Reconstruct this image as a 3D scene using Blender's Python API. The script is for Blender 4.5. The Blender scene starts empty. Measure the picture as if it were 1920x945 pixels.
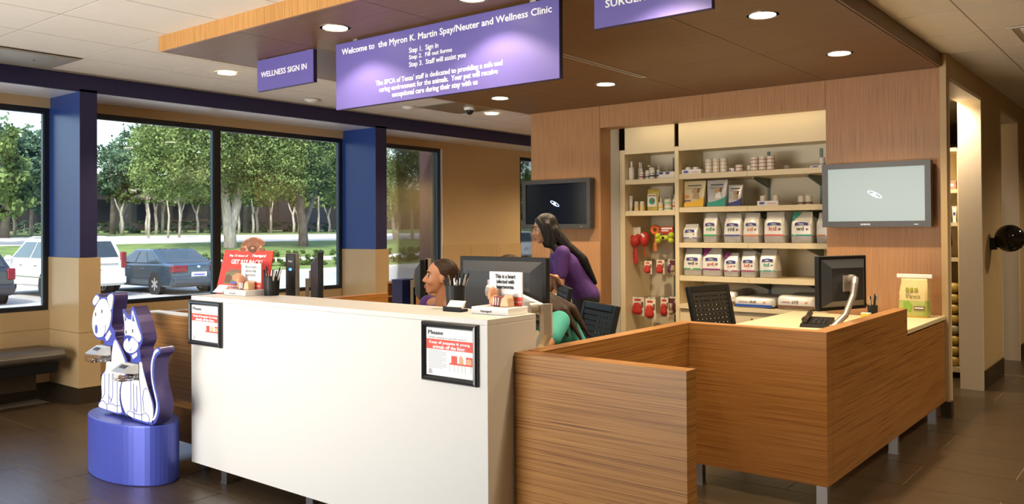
import bpy, bmesh, math, random
import numpy as np
from mathutils import Vector, Matrix, Euler
random.seed(7)
R = math.radians
scn = bpy.context.scene
col = scn.collection
PI = math.pi

# ------------------------------------------------------------------ camera, sky, sun, exposure
EYE = 1.45
cd = bpy.data.cameras.new('camera'); cam = bpy.data.objects.new('camera', cd); col.objects.link(cam)
cd.sensor_width = 36; cd.lens = 1574.35 / 1920 * 36; cd.shift_y = -58.06 / 1920
cd.clip_start = 0.05; cd.clip_end = 400
YAW, PITCH, ROLL = R(38.7075), R(.5942), R(-.3264)
fw = Vector((-math.sin(YAW) * math.cos(PITCH), math.cos(YAW) * math.cos(PITCH), math.sin(PITCH)))
r0 = Vector((math.cos(YAW), math.sin(YAW), 0)); u0 = r0.cross(fw)
rv = math.cos(ROLL) * r0 + math.sin(ROLL) * u0; uv = -math.sin(ROLL) * r0 + math.cos(ROLL) * u0
m = Matrix((rv, uv, -fw)).transposed().to_4x4(); m.translation = (0, 0, EYE)
cam.matrix_world = m
scn.camera = cam
vs = scn.view_settings
vs.view_transform = 'Standard'; vs.look = 'None'; vs.exposure = 0.35; vs.gamma = 1.0; vs.use_curve_mapping = False

w = bpy.data.worlds.new('sky'); scn.world = w; w.use_nodes = True
wn = w.node_tree; bgn = wn.nodes['Background']
sky = wn.nodes.new('ShaderNodeTexSky'); sky.sky_type = 'NISHITA'; sky.sun_disc = False
sky.sun_elevation = R(48); sky.sun_rotation = R(150); sky.dust_density = 2.5; sky.air_density = 1.0
wn.links.new(sky.outputs[0], bgn.inputs[0]); bgn.inputs[1].default_value = 0.55

def lamp(kind, name, loc, target, power, color, **kw):
    l = bpy.data.lights.new(name, kind); o = bpy.data.objects.new(name, l); col.objects.link(o)
    l.energy = power; l.color = color
    for k, v in kw.items(): setattr(l, k, v)
    o.location = loc
    d = Vector(target) - Vector(loc); o.rotation_euler = d.to_track_quat('-Z', 'Y').to_euler()
    return o
lamp('SUN', 'sun', (0, 0, 20), (-7, 11, 6), 4.2, (1, .95, .86), angle=R(.6))
# unseen area lamp added behind and left of the camera to light the counter front
lamp('AREA', 'front_left_fill', (-4.0, -2.3, 1.5), (-3.7, 3.0, 1.0), 30, (1, .98, .95), shape='RECTANGLE', size=2.8, size_y=2.0, spread=R(100))

# second added area lamp, set low and aimed up to brighten the ceiling
lamp('AREA', 'ceiling_wash_fill', (-4.6, -2.4, .35), (-4.4, 2.9, 2.78), 60, (1, .95, .87), shape='RECTANGLE', size=4.2, size_y=.6, spread=R(75))

# ------------------------------------------------------------------ helpers
def link(o): col.objects.link(o); return o
class MB:
    """collects shapes into one mesh"""
    def __init__(s): s.bm = bmesh.new()
    def _t(s, geom, M):
        if M is not None: bmesh.ops.transform(s.bm, matrix=M, verts=geom)
    def box(s, x0, x1, y0, y1, z0, z1, M=None, bev=0, seg=1):
        g = bmesh.ops.create_cube(s.bm, size=1)['verts']
        bmesh.ops.transform(s.bm, matrix=Matrix.Translation(((x0+x1)/2, (y0+y1)/2, (z0+z1)/2)) @ Matrix.Diagonal((abs(x1-x0), abs(y1-y0), abs(z1-z0), 1)), verts=g)
        if bev:
            es = list({e for v in g for e in v.link_edges})
            r = bmesh.ops.bevel(s.bm, geom=es, offset=bev, segments=seg, affect='EDGES', profile=.5)
            g = list({v for f in r['faces'] for v in f.verts} | {v for v in g if v.is_valid})
        s._t(g, M); return s
    def poly(s, pts, d0, d1, plane='xz', M=None):
        """prism of a 2-D outline; plane xz: extruded in y from d0 to d1; xy: in z; yz: in x"""
        def p3(p, d): return (p[0], d, p[1]) if plane == 'xz' else (p[0], p[1], d) if plane == 'xy' else (d, p[0], p[1])
        a = [s.bm.verts.new(p3(p, d0)) for p in pts]; b = [s.bm.verts.new(p3(p, d1)) for p in pts]
        n = len(pts)
        s.bm.faces.new(a); s.bm.faces.new(b[::-1])
        for i in range(n): s.bm.faces.new((a[(i+1) % n], a[i], b[i], b[(i+1) % n]))
        s._t(a + b, M); return s
    def lathe(s, prof, n=20, M=None, sx=1, sy=1, cap=True):
        rings = []
        for r, z in prof:
            rings.append([s.bm.verts.new((r*sx*math.cos(2*PI*k/n), r*sy*math.sin(2*PI*k/n), z)) for k in range(n)])
        for a, b in zip(rings, rings[1:]):
            for k in range(n): s.bm.faces.new((a[k], a[(k+1) % n], b[(k+1) % n], b[k]))
        if cap: s.bm.faces.new(rings[0][::-1]); s.bm.faces.new(rings[-1])
        s._t([v for r in rings for v in r], M); return s
    def tube(s, pts, r, n=8, M=None, flat=1):
        pts = [Vector(p) for p in pts]; rings = []
        rr = r if isinstance(r, (list, tuple)) else [r]*len(pts)
        a = None
        for i, p in enumerate(pts):
            t = (pts[min(i+1, len(pts)-1)] - pts[max(i-1, 0)])
            t = t.normalized() if t.length > 1e-9 else Vector((0, 0, 1))
            if a is None:                                   # first cross-section; the next ones are carried along
                a = t.cross(Vector((0, 0, 1)))
                if a.length < .2: a = t.cross(Vector((0, 1, 0)))
            else:
                a = a - t*a.dot(t)
                if a.length < 1e-3: a = t.cross(Vector((0, 1, 0)))
            a.normalize(); b = a.cross(t).normalized()
            rings.append([s.bm.verts.new(p + rr[i]*(a*math.cos(2*PI*k/n) + b*flat*math.sin(2*PI*k/n))) for k in range(n)])
        for a, b in zip(rings, rings[1:]):
            for k in range(n): s.bm.faces.new((a[k], a[(k+1) % n], b[(k+1) % n], b[k]))
        s.bm.faces.new(rings[0][::-1]); s.bm.faces.new(rings[-1])
        s._t([v for q in rings for v in q], M); return s
    def ball(s, c, r, n=12, M=None):
        g = bmesh.ops.create_uvsphere(s.bm, u_segments=n, v_segments=max(6, n*2//3), radius=1)['verts']
        r = r if isinstance(r, (tuple, list, Vector)) else (r, r, r)
        bmesh.ops.transform(s.bm, matrix=Matrix.Translation(c) @ Matrix.Diagonal((r[0], r[1], r[2], 1)), verts=g)
        s._t(g, M); return s
    def loft(s, rings, M=None, cap=True):
        R_ = [[s.bm.verts.new(p) for p in q] for q in rings]; n = len(R_[0])
        for a, b in zip(R_, R_[1:]):
            for k in range(n): s.bm.faces.new((a[k], a[(k+1) % n], b[(k+1) % n], b[k]))
        if cap: s.bm.faces.new(R_[0][::-1]); s.bm.faces.new(R_[-1])
        s._t([v for q in R_ for v in q], M); return s
    def build(s, name, mat, parent=None, smooth=False, loc=None, rz=0, bev=0, subd=0):
        bmesh.ops.recalc_face_normals(s.bm, faces=s.bm.faces)
        me = bpy.data.meshes.new(name); s.bm.to_mesh(me); s.bm.free()
        o = bpy.data.objects.new(name, me); col.objects.link(o)
        for mm in (mat if isinstance(mat, (list, tuple)) else [mat]): me.materials.append(mm)
        if smooth:
            for p in me.polygons: p.use_smooth = True
        if parent is not None: o.parent = parent
        if loc is not None: o.location = loc
        if rz: o.rotation_euler.z = rz
        if bev:
            b = o.modifiers.new('soft_edge', 'BEVEL'); b.width = bev; b.segments = 2; b.limit_method = 'ANGLE'; b.angle_limit = R(40)
        if subd:
            b = o.modifiers.new('round', 'SUBSURF'); b.levels = subd; b.render_levels = subd
        return o
def box(name, mat, x0, x1, y0, y1, z0, z1, parent=None, bev=0):
    return MB().box(x0, x1, y0, y1, z0, z1).build(name, mat, parent, bev=bev)
def tag(o, label, cat, group=None, kind=None):
    o['label'] = label; o['category'] = cat
    if group: o['group'] = group
    if kind: o['kind'] = kind
    return o
def thing(name, label, cat, loc=(0, 0, 0), rz=0, group=None):
    o = bpy.data.objects.new(name, None); col.objects.link(o); o.empty_display_size = .05
    o.location = loc; o.rotation_euler.z = rz
    return tag(o, label, cat, group)
def struct(o): o['kind'] = 'structure'; return o
def kids(o): return [c for c in bpy.data.objects if c.parent == o]
def dup(o, loc=None, rz=None, label=None, group=None, tree=None):
    """copy of a thing with copies of its parts and sub-parts"""
    c = o.copy(); col.objects.link(c)
    for ch in (tree or kids(o)):
        k = ch.copy(); col.objects.link(k); k.parent = c
        for g in kids(ch):
            h = g.copy(); col.objects.link(h); h.parent = k
    if loc is not None: c.location = loc
    if rz is not None: c.rotation_euler.z = rz
    if label: c['label'] = label
    if group: c['group'] = group
    return c
def text(body, size, mat, parent, loc, rot=(PI/2, 0, 0), bold=0, align='CENTER', sx=1, depth=.0008, name='lettering', shear=0, space=1, line=1, fit=None):
    cu = bpy.data.curves.new(name, 'FONT'); cu.body = body; cu.size = size; cu.align_x = align; cu.extrude = depth
    cu.resolution_u = 2; cu.shear = shear; cu.space_character = space; cu.space_line = line
    t = bpy.data.objects.new(name, cu); col.objects.link(t)
    dg = bpy.context.evaluated_depsgraph_get()
    me = bpy.data.meshes.new_from_object(t.evaluated_get(dg)); me.name = name
    bpy.data.objects.remove(t); bpy.data.curves.remove(cu)
    me.materials.clear(); me.materials.append(mat)
    for p in me.polygons: p.use_smooth = False
    if bold:                                           # heavier strokes: the outline again, a hair to either side
        b0 = bmesh.new(); b0.from_mesh(me); g0 = list(b0.verts) + list(b0.edges) + list(b0.faces)
        for dx, dy, dz in ((bold, bold*.5, .00022), (-bold, bold*.5, .00044), (0, -bold, .00066)):
            r_ = bmesh.ops.duplicate(b0, geom=g0)
            bmesh.ops.translate(b0, vec=(dx*size, dy*size, dz), verts=[v for v in r_['geom'] if isinstance(v, bmesh.types.BMVert)])
        b0.to_mesh(me); b0.free()
    if fit:                                            # stretch to a given width and height
        xs_ = [v.co.x for v in me.vertices]; ys_ = [v.co.y for v in me.vertices]
        wdt, hgt = max(xs_) - min(xs_), max(ys_) - min(ys_)
        c0 = {'CENTER': (max(xs_) + min(xs_))/2, 'LEFT': min(xs_)}[align]
        me.transform(Matrix.Diagonal((fit[0]/wdt, fit[1]/hgt if fit[1] else fit[0]/wdt, 1, 1)) @ Matrix.Translation((-c0, 0, 0)))
    if sx != 1: me.transform(Matrix.Diagonal((sx, 1, 1, 1)))
    o = bpy.data.objects.new(name, me); col.objects.link(o); o.parent = parent; o.location = loc; o.rotation_euler = rot; o['kind'] = 'stuff'
    return o

# ------------------------------------------------------------------ materials
def mat(name, c, rough=.5, metal=0, spec=.5, bump=0, bscale=40, var=0, vscale=6, stretch=(1, 1, 1), c2=None, coat=0, emit=0, trans=0, alpha=1):
    M = bpy.data.materials.new(name); M.use_nodes = True; nt = M.node_tree; b = nt.nodes['Principled BSDF']
    b.inputs['Base Color'].default_value = (*c, 1); b.inputs['Roughness'].default_value = rough; b.inputs['Metallic'].default_value = metal
    b.inputs['Specular IOR Level'].default_value = spec
    if coat: b.inputs['Coat Weight'].default_value = coat; b.inputs['Coat Roughness'].default_value = .1
    if emit: b.inputs['Emission Color'].default_value = (*c, 1); b.inputs['Emission Strength'].default_value = emit
    if trans: b.inputs['Transmission Weight'].default_value = trans
    if alpha < 1: b.inputs['Alpha'].default_value = alpha
    if var or bump:
        g = nt.nodes.new('ShaderNodeNewGeometry'); mp = nt.nodes.new('ShaderNodeMapping'); mp.inputs['Scale'].default_value = stretch
        nt.links.new(g.outputs['Position'], mp.inputs[0])
    if var:
        n = nt.nodes.new('ShaderNodeTexNoise'); n.inputs['Scale'].default_value = vscale; n.inputs['Detail'].default_value = 5
        nt.links.new(mp.outputs[0], n.inputs[0])
        r = nt.nodes.new('ShaderNodeValToRGB'); r.color_ramp.elements[0].position = .5 - .22; r.color_ramp.elements[1].position = .5 + .22
        d = c2 or tuple(max(0, v*(1-var)) for v in c)
        r.color_ramp.elements[0].color = (*d, 1); r.color_ramp.elements[1].color = (*(c if c2 else tuple(min(1, v*(1+var)) for v in c)), 1)
        nt.links.new(n.outputs[0], r.inputs[0]); nt.links.new(r.outputs[0], b.inputs['Base Color'])
    if bump:
        n2 = nt.nodes.new('ShaderNodeTexNoise'); n2.inputs['Scale'].default_value = bscale; n2.inputs['Detail'].default_value = 3
        nt.links.new(mp.outputs[0], n2.inputs[0]); bp = nt.nodes.new('ShaderNodeBump'); bp.inputs['Strength'].default_value = bump; bp.inputs['Distance'].default_value = .01
        nt.links.new(n2.outputs[0], bp.inputs['Height']); nt.links.new(bp.outputs[0], b.inputs['Normal'])
    return M
def wood(name, stretch, cols, rough=.38):
    M = bpy.data.materials.new(name); M.use_nodes = True; nt = M.node_tree; b = nt.nodes['Principled BSDF']
    g = nt.nodes.new('ShaderNodeNewGeometry'); mp = nt.nodes.new('ShaderNodeMapping'); mp.inputs['Scale'].default_value = stretch
    nt.links.new(g.outputs['Position'], mp.inputs[0])
    n = nt.nodes.new('ShaderNodeTexNoise'); n.inputs['Scale'].default_value = 1; n.inputs['Detail'].default_value = 4; n.inputs['Roughness'].default_value = .6
    nt.links.new(mp.outputs[0], n.inputs[0])
    r = nt.nodes.new('ShaderNodeValToRGB'); e = r.color_ramp.elements
    e[0].position = .33; e[0].color = (*cols[0], 1); e[1].position = .66; e[1].color = (*cols[2], 1)
    k = e.new(.46); k.color = (*cols[1], 1)
    nt.links.new(n.outputs[0], r.inputs[0]); nt.links.new(r.outputs[0], b.inputs['Base Color'])
    b.inputs['Roughness'].default_value = rough; b.inputs['Specular IOR Level'].default_value = .4
    return M
WD = ((.15, .052, .010), (.36, .158, .038), (.47, .228, .062))
M_woodh = wood('desk_wood', (1.6, 1.6, 260), WD)
M_woodhy = M_woodh
M_woodv = wood('wall_wood', (300, 300, 3), ((.27, .13, .055), (.38, .195, .085), (.46, .25, .115)), .42)
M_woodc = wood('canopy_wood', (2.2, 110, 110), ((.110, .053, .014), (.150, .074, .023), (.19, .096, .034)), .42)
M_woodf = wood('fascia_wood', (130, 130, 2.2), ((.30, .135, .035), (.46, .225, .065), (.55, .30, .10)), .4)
M_tan = mat('tan_paint', (.50, .36, .19), .6, var=.04, vscale=2)
M_tanlow = mat('tan_wall_tile', (.50, .35, .18), .25, var=.05, vscale=3)
M_cream = mat('cream_laminate', (.78, .66, .42), .45)
M_grey = mat('grey_door_frame', (.74, .67, .58), .5)
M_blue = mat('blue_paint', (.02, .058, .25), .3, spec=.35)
M_blueshade = mat('shaded_blue_paint', (.020, .018, .075), .5)  # the blue paint with shade put into its colour, for beam and column fronts
M_ceil = mat('ceiling_tile', (.80, .76, .69), .85, bump=.25, bscale=300, var=.02, vscale=20)
M_grid = mat('ceiling_grid', (.36, .31, .24), .6)
M_floor = mat('floor_tile', (.098, .066, .036), .30, var=.3, vscale=1, stretch=(2.5, 40, 1), c2=(.058, .038, .021), bump=.08, bscale=1)
M_grout = mat('grout', (.25, .19, .12), .8)
M_basetile = mat('base_tile', (.035, .024, .014), .3)
M_white = mat('white_laminate', (.72, .70, .66), .4)
M_whitepaint = mat('white_paint', (.80, .80, .78), .5)
M_black = mat('black_plastic', (.011, .011, .011), .5, spec=.3)
M_blackm = mat('black_satin', (.02, .02, .022), .25)
M_steel = mat('brushed_steel', (.42, .41, .40), .34, 1)
M_silver = mat('silver_plastic', (.50, .47, .42), .35, .6)
M_purple = mat('sign_purple', (.125, .105, .36), .42)
M_purpled = mat('sign_edge_purple', (.035, .025, .10), .5)
M_signw = mat('sign_lettering', (.95, .94, .95), .6)
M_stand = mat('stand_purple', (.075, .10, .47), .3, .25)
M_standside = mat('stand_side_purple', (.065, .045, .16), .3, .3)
M_paper = mat('paper', (.86, .86, .85), .6)
M_red = mat('print_red', (.72, .085, .06), .5)
M_ink = mat('print_ink', (.05, .05, .06), .7)
M_inkg = mat('print_grey', (.45, .45, .46), .7)
M_lens = mat('lamp_lens', (1, .86, .62), .5, emit=9)
M_alu = mat('aluminium_trim', (.62, .60, .56), .35, .8)
M_framew = mat('window_frame', (.012, .014, .020), .35)
M_framel = mat('window_frame_outer', (.05, .085, .12), .35, .4)
M_leather = mat('bench_leather', (.055, .042, .030), .42)
def glassmat(name, tint=(1, 1, 1), refl=1.0, fmin=.0):
    M = bpy.data.materials.new(name); M.use_nodes = True; nt = M.node_tree
    for n in list(nt.nodes): nt.nodes.remove(n)
    out = nt.nodes.new('ShaderNodeOutputMaterial'); mx = nt.nodes.new('ShaderNodeMixShader')
    t = nt.nodes.new('ShaderNodeBsdfTransparent'); t.inputs[0].default_value = (*tint, 1)
    g = nt.nodes.new('ShaderNodeBsdfGlossy'); g.inputs['Roughness'].default_value = .02
    fr = nt.nodes.new('ShaderNodeFresnel'); fr.inputs[0].default_value = 1.45
    ml = nt.nodes.new('ShaderNodeMath'); ml.operation = 'MULTIPLY_ADD'; ml.inputs[1].default_value = refl; ml.inputs[2].default_value = fmin
    nt.links.new(fr.outputs[0], ml.inputs[0]); nt.links.new(ml.outputs[0], mx.inputs[0])
    nt.links.new(t.outputs[0], mx.inputs[1]); nt.links.new(g.outputs[0], mx.inputs[2]); nt.links.new(mx.outputs[0], out.inputs[0])
    return M
M_glass = glassmat('window_glass', (.95, .98, .97), .9, .015)
M_acryl = glassmat('clear_acrylic', (.97, .97, .97), .9, .06)
# ------------------------------------------------------------------ the room
CZ = 2.78
FYN = 7.45
YW = 7.09                       # face of the timber wall
# floor: a slab of grout with every tile a piece of its own
fl = struct(box('floor', M_grout, -7.86, 3.2, -2.9, 15, -.15, -.0018))
tile_me = None
for j in range(-4, 15):
    y = 2.155 + .487*(j)
    for i in range(-9, 5):
        x = -4.18 + .974*i + (.487 if j % 2 else 0)
        if x + .974 < -7.5 or x > 1.3 or y > 9.2 or y < -.3: continue
        if y > 6.6 and x + .97 < -7.86: continue
        if tile_me is None:
            o = MB().box(.0025, .9715, .0025, .4845, -.0018, 0).build('tile', M_floor, fl); tile_me = o.data
        else:
            o = bpy.data.objects.new('tile', tile_me); link(o); o.parent = fl
        o.location = (x, y, 0)
# far and near strips of the same floor beyond the pieces one can pick apart
sf = MB()
sf.box(-7.86, 3.2, 9.5, 15, -.0018, -.0008); sf.box(-7.86, 3.2, -2.9, -.3, -.0018, -.0008)
o = sf.build('tile_field', M_floor, fl); o['kind'] = 'stuff'

# ceiling: grid with lay-in tiles
cl = struct(box('ceiling', M_grid, -8.0, 3.3, -3.0, 15, CZ + .004, CZ + .10))
ct_me = None
def ctile(x0, x1, y0, y1, mm=None):
    o = MB().box(x0 + .010, x1 - .010, y0 + .010, y1 - .010, CZ - .003, CZ + .004).build('ceiling_tile', mm or M_ceil, cl)
for i in range(-5, 17):
    for j in range(-5, 15):
        x0 = -5.345 + .612*(i - 3) ; y0 = 2.275 + .692*j
        if x0 < -7.19: continue
        if x0 > 1.7 or y0 > 11.9: continue
        xm, ym = x0 + .3, y0 + .34
        if -5.3 < xm < -1.44 and 3.1 < ym < 9.5: continue
        if j == 0 and -7.2 < x0 < -6.9 and False: continue
        if i == 0 + -0 and j == 0: continue               # the grey return grille stands here
        if ct_me is None:
            o = MB().box(.005, .607, .005, .687, .0025, .004).build('ceiling_tile', M_ceil, cl); ct_me = o.data
        else:
            o = bpy.data.objects.new('ceiling_tile', ct_me); link(o); o.parent = cl
        o.location = (x0, y0, CZ)
# perimeter strip of ceiling between the last row and the blue beam handled by the beam itself

# wall with the windows (x = -7.86)
XG = -7.86
ww = MB()
ww.box(XG - .18, XG + .02, -3, 15, -.15, .765)                        # below the sills
ww.box(XG - .18, XG + .02, -3, 15, 2.55, CZ + .1)                     # above the heads
wl = struct(ww.build('wall_left', M_tan))
wp = MB(); wp.box(XG - .18, XG + .02, 8.27, 9.98, .765, 2.55)
wp.box(XG - .18, XG + .02, 11.4, 15, .765, 2.55); wp.box(XG - .18, XG + .02, -3, -.6, .765, 2.55)
wp.build('window_pier', M_tan, wl)
# tan wall tiles on the lower wall, two courses
for (ya, yb, top) in ((-.4, 3.24, .765), (3.42, 6.52, .765), (6.75, 8.27, .765)):
    n = max(1, round((yb - ya)/.62)); s = (yb - ya)/n
    for k in range(n):
        for (z0, z1) in ((.135, .60), (.60, top)):
            MB().box(XG + .02, XG + .032, ya + k*s + .002, ya + (k+1)*s - .002, z0 + .0015, z1 - .0015).build('wall_tile', M_tanlow, wl)
for (z0, z1) in ((.135, .60), (.60, 1.25)):
    for k in range(3):
        MB().box(XG + .02, XG + .036, 8.27 + k*.57 + .002, 8.27 + (k+1)*.57 - .002, z0 + .0015, z1 - .0015).build('wall_tile', M_tanlow, wl)
struct(box('baseboard_left', M_basetile, XG + .02, XG + .034, -2.9, 15, 0, .135))
box('window_edge_trim', M_whitepaint, XG - .02, XG + .028, 8.255, 8.275, .765, 2.545, wl)

# blue beam and columns in front of the glass line
XB = -7.27
bm_ = MB(); bm_.box(XB - .03, XB, -2.9, 14, 2.64, CZ); beam = struct(bm_.build('trim_1', M_blueshade))
box('beam_soffit', mat('soffit_grey', (.78, .79, .80), .3), XG + .02, XB - .03, -2.9, 14, 2.64, 2.665, beam)
box('upper_fill', M_tan, XG + .02, XB - .03, -2.9, 14, 2.70, CZ, beam)
def column(n, y0, y1):
    c = struct(MB().box(XG - .05, XB, y0, y1, 1.235, 2.66).build(f'trim_{n}', [M_blue, M_blueshade]))
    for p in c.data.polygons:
        if p.normal.x > .5: p.material_index = 1  # room side gets the blue darkened as in shade
    MB().box(XG - .05, XB + .006, y0 - .008, y1 + .03, 0, .135).build('base_tile', M_basetile, c)
    for (z0, z1) in ((.135, .60), (.60, 1.235)):
        MB().box(XG - .05, XB + .004, y0 - .010, y1 + .028, z0 + .0015, z1 - .0015).build('wall_tile', M_tanlow, c)
    return c
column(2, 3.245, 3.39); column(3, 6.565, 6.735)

# windows
def window(n, y0, y1, mull=()):
    f = MB(); d0, d1 = XG - .06, XG + .005; t = .040
    f.box(d0, d1, y0, y1, .765, .80); f.box(d0, d1, y0, y1, 2.505, 2.55)
    f.box(d0, d1, y0, y0 + t, .80, 2.505); f.box(d0, d1, y1 - t, y1, .80, 2.505)
    wo = struct(f.build(f'window_{n}', M_framew))
    edges = [y0 + t] + [e for mm in mull for e in (mm - .04, mm + .04)] + [y1 - t]
    for mm in mull: box('mullion', M_framew, d0, d1, mm - .04, mm + .04, .80, 2.505, wo)
    for a, b in zip(edges[::2], edges[1::2]):
        box('pane', M_glass, XG - .052, XG - .046, a, b, .80, 2.505, wo)
        g = MB()                                        # outer steel-blue bead round each pane
        g.box(XG - .046, XG - .008, b - .006, b, .80, 2.505); g.box(XG - .046, XG - .008, a, a + .006, .80, 2.505)
        g.box(XG - .046, XG - .012, a + .006, b - .006, .80, .806); g.box(XG - .046, XG - .012, a + .006, b - .006, 2.499, 2.505)
        g.build('glazing_bead', M_framel, wo)
    return wo
window(1, -.6, 3.24); window(2, 3.40, 6.56, (4.90,)); window(3, 6.74, 8.26); window(4, 9.98, 11.4)

# timber wall with the shelf niche
tw = MB()
tw.box(-5.41, -4.552, YW, YW + .19, 0, 2.80); tw.box(-2.326, -1.455, YW, YW + .19, 0, 2.80); tw.box(-4.552, -2.326, YW, YW + .19, 2.46, 2.80)
wb = struct(tw.build('wall_back', M_woodv))
# facing panels with their joints
for (x0, x1, z0, z1) in ((-5.412, -4.554, 0, 2.677), (-4.550, -3.436, 2.46, 2.677), (-3.431, -2.328, 2.46, 2.677), (-2.324, -1.452, 0, 2.677)):
    MB().box(x0, x1, YW - .006, YW, z0, z1).build('panel', M_woodv, wb)
box('reveal_lining', M_woodv, -4.552, -4.546, YW - .004, YW + .19, 0, 2.46, wb)
box('end_lining', M_woodv, -5.415, -5.41, YW, 9.6, 0, 2.80, wb)
struct(box('wall_inner', M_tan, -5.41, -5.2, YW + .19, 11, 0, 2.8))
struct(box('wall_store', M_cream, -5.2, -1.6, 8.03, 8.12, 0, 2.8))
box('niche_head', M_cream, -4.53, -2.3, YW + .19, 8.03, 2.50, 2.56, wb)
box('niche_post', mat('niche_post_white', (.66, .70, .78), .35), -4.60, -4.546, YW + .192, FYN - .002, 0, 2.5, wb)
# corridor wall with two openings
cw = MB()
T = .17
cw.box(-1.455, -1.41, YW - .03, YW + .05, 0, CZ)                          # end post beside the timber
cw.box(-1.41 - T, -1.41, YW + .05, 7.13, 0, CZ)
cw.box(-1.41 - T, -1.41, 7.13, 8.44, 2.60, CZ); cw.box(-1.41 - T, -1.41, 8.44, 9.45, 0, CZ)
cw.box(-1.41 - T, -1.41, 9.45, 10.56, 2.60, CZ); cw.box(-1.41 - T, -1.41, 10.56, 15, 0, CZ)
cr = struct(cw.build('wall_right', M_tan))
for n, (a, b) in ((1, (7.13, 8.44)), (2, (9.45, 10.56))):
    d = MB(); d.box(-1.41 - T - .01, -1.405, a - .002, a + .022, 0, 2.60); d.box(-1.41 - T - .01, -1.404, b - .03, b + .004, 0, 2.60); d.box(-1.41 - T - .01, -1.405, a, b, 2.575, 2.604)
    struct(d.build(f'door_{n}', M_grey))
bb = MB(); bb.box(-1.47, -1.395, YW - .042, YW + .04, 0, .125); bb.box(-1.41, -1.396, 8.45, 9.45, 0, .17); bb.box(-1.41, -1.396, 10.57, 15, 0, .17)
struct(bb.build('baseboard_right', M_basetile))
struct(box('wall_far', M_tan, -8.0, 3.3, 15, 15.15, 0, CZ + .1))
struct(box('wall_hall', M_tan, 3.2, 3.35, -3, 15, 0, CZ + .1))
ent = MB(); ent.box(-8.0, -6.8, -3.05, -2.9, 0, CZ + .1); ent.box(-2.4, 3.3, -3.05, -2.9, 0, CZ + .1); ent.box(-6.8, -2.4, -3.05, -2.9, 2.65, CZ + .1)
struct(ent.build('wall_front', M_tan))
struct(box('wall_corridor', M_tan, -3.4, -3.3, 8.12, 15, 0, 2.8))
struct(box('roof', M_grid, -8.05, 3.4, -3.1, 15.2, CZ + .1, CZ + .3))

# timber canopy under the ceiling
cz = 2.68
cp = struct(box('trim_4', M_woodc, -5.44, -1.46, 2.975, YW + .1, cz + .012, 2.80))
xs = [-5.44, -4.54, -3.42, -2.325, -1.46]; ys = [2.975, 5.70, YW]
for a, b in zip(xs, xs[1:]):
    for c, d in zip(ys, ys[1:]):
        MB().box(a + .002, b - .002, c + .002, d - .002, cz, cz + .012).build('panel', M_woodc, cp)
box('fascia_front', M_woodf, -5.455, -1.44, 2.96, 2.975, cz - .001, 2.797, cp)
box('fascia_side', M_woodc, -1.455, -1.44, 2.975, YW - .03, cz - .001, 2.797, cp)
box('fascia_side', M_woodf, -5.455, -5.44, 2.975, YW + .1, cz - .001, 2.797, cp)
# ------------------------------------------------------------------ lamps in the ceiling and the canopy
def downlight(x, y, z, power, label, grp, r=.075, ang=130, hidden=False, colr=(1, .78, .52)):
    t = thing('downlight', label, 'ceiling light', (x, y, z), 0, grp)
    MB().lathe([(r + .018, -.004), (r + .018, .0), (r, .0), (r, -.004)], 24, cap=False).build('trim_ring', M_alu, t)
    MB().lathe([(r, -.003), (r, -.0015)], 24).build('lens', M_lens, t)
    l = bpy.data.lights.new('downlight_lamp', 'SPOT'); l.energy = power; l.color = colr; l.spot_size = R(ang); l.spot_blend = .6 if ang != 128 else .3; l.shadow_soft_size = .06
    o = bpy.data.objects.new('downlight_lamp', l); col.objects.link(o); o.parent = t; o.location = (0, 0, -.02)
    return t
CG = 'round downlights in the timber canopy'
downlight(-4.005, 3.295, 2.68, 34, 'round recessed downlight in the timber canopy just left of the large welcome sign', CG, ang=128)
downlight(-2.93, 3.33, 2.68, 32, 'round recessed downlight in front of the right half of the welcome sign', CG, ang=128)
downlight(-1.887, 3.295, 2.68, 110, 'round recessed canopy downlight above the near timber desk wing', CG)
downlight(-1.887, 4.675, 2.68, 100, 'round recessed canopy downlight between the surgery sign and the canopy edge', CG)
downlight(-1.887, 6.055, 2.68, 130, 'round recessed canopy downlight above the white-screened wall television', CG)
downlight(-4.98, 6.047, 2.68, 100, 'round recessed canopy downlight near the dark wall television', CG)
downlight(-3.42 - .4, 6.05, 2.68, 150, 'round recessed canopy downlight hidden behind the welcome sign', CG)
KG = 'round downlights in the tiled ceiling'
downlight(-6.25, 3.99, CZ - .003, 110, 'round recessed ceiling downlight left of the wellness sign in board', KG)
downlight(-6.16, 7.33, CZ - .003, 110, 'round recessed ceiling downlight nearest the dark security camera', KG)
for x, y, p in ((.3, 6.5, 105), (.3, 10.0, 130), (.6, 3.2, 110), (-6.2, .8, 60), (-6.2, 10.5, 190), (-6.4, 8.6, 40), (-3.4, 5.0, 60)):
    lamp('SPOT', 'ceiling_fill', (x, y, 2.66), (x, y, 0), p, (1, .78, .50), spot_size=R(150), spot_blend=.8, shadow_soft_size=.1)  # unseen spots without fixtures, added to raise the warm ambient light
lamp('SPOT', 'store_fill', (-1.80, 8.25, 2.72), (-1.85, 8.5, 0), 90, (1, .82, .58), spot_size=R(150), spot_blend=.8, shadow_soft_size=.1)  # unseen spot added to brighten the store shelf
lamp('AREA', 'niche_lamp', (-3.35, 7.33, 2.49), (-3.35, 7.50, 1.6), 1.0, (1, .80, .50), shape='RECTANGLE', size=1.9, size_y=.05)
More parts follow.
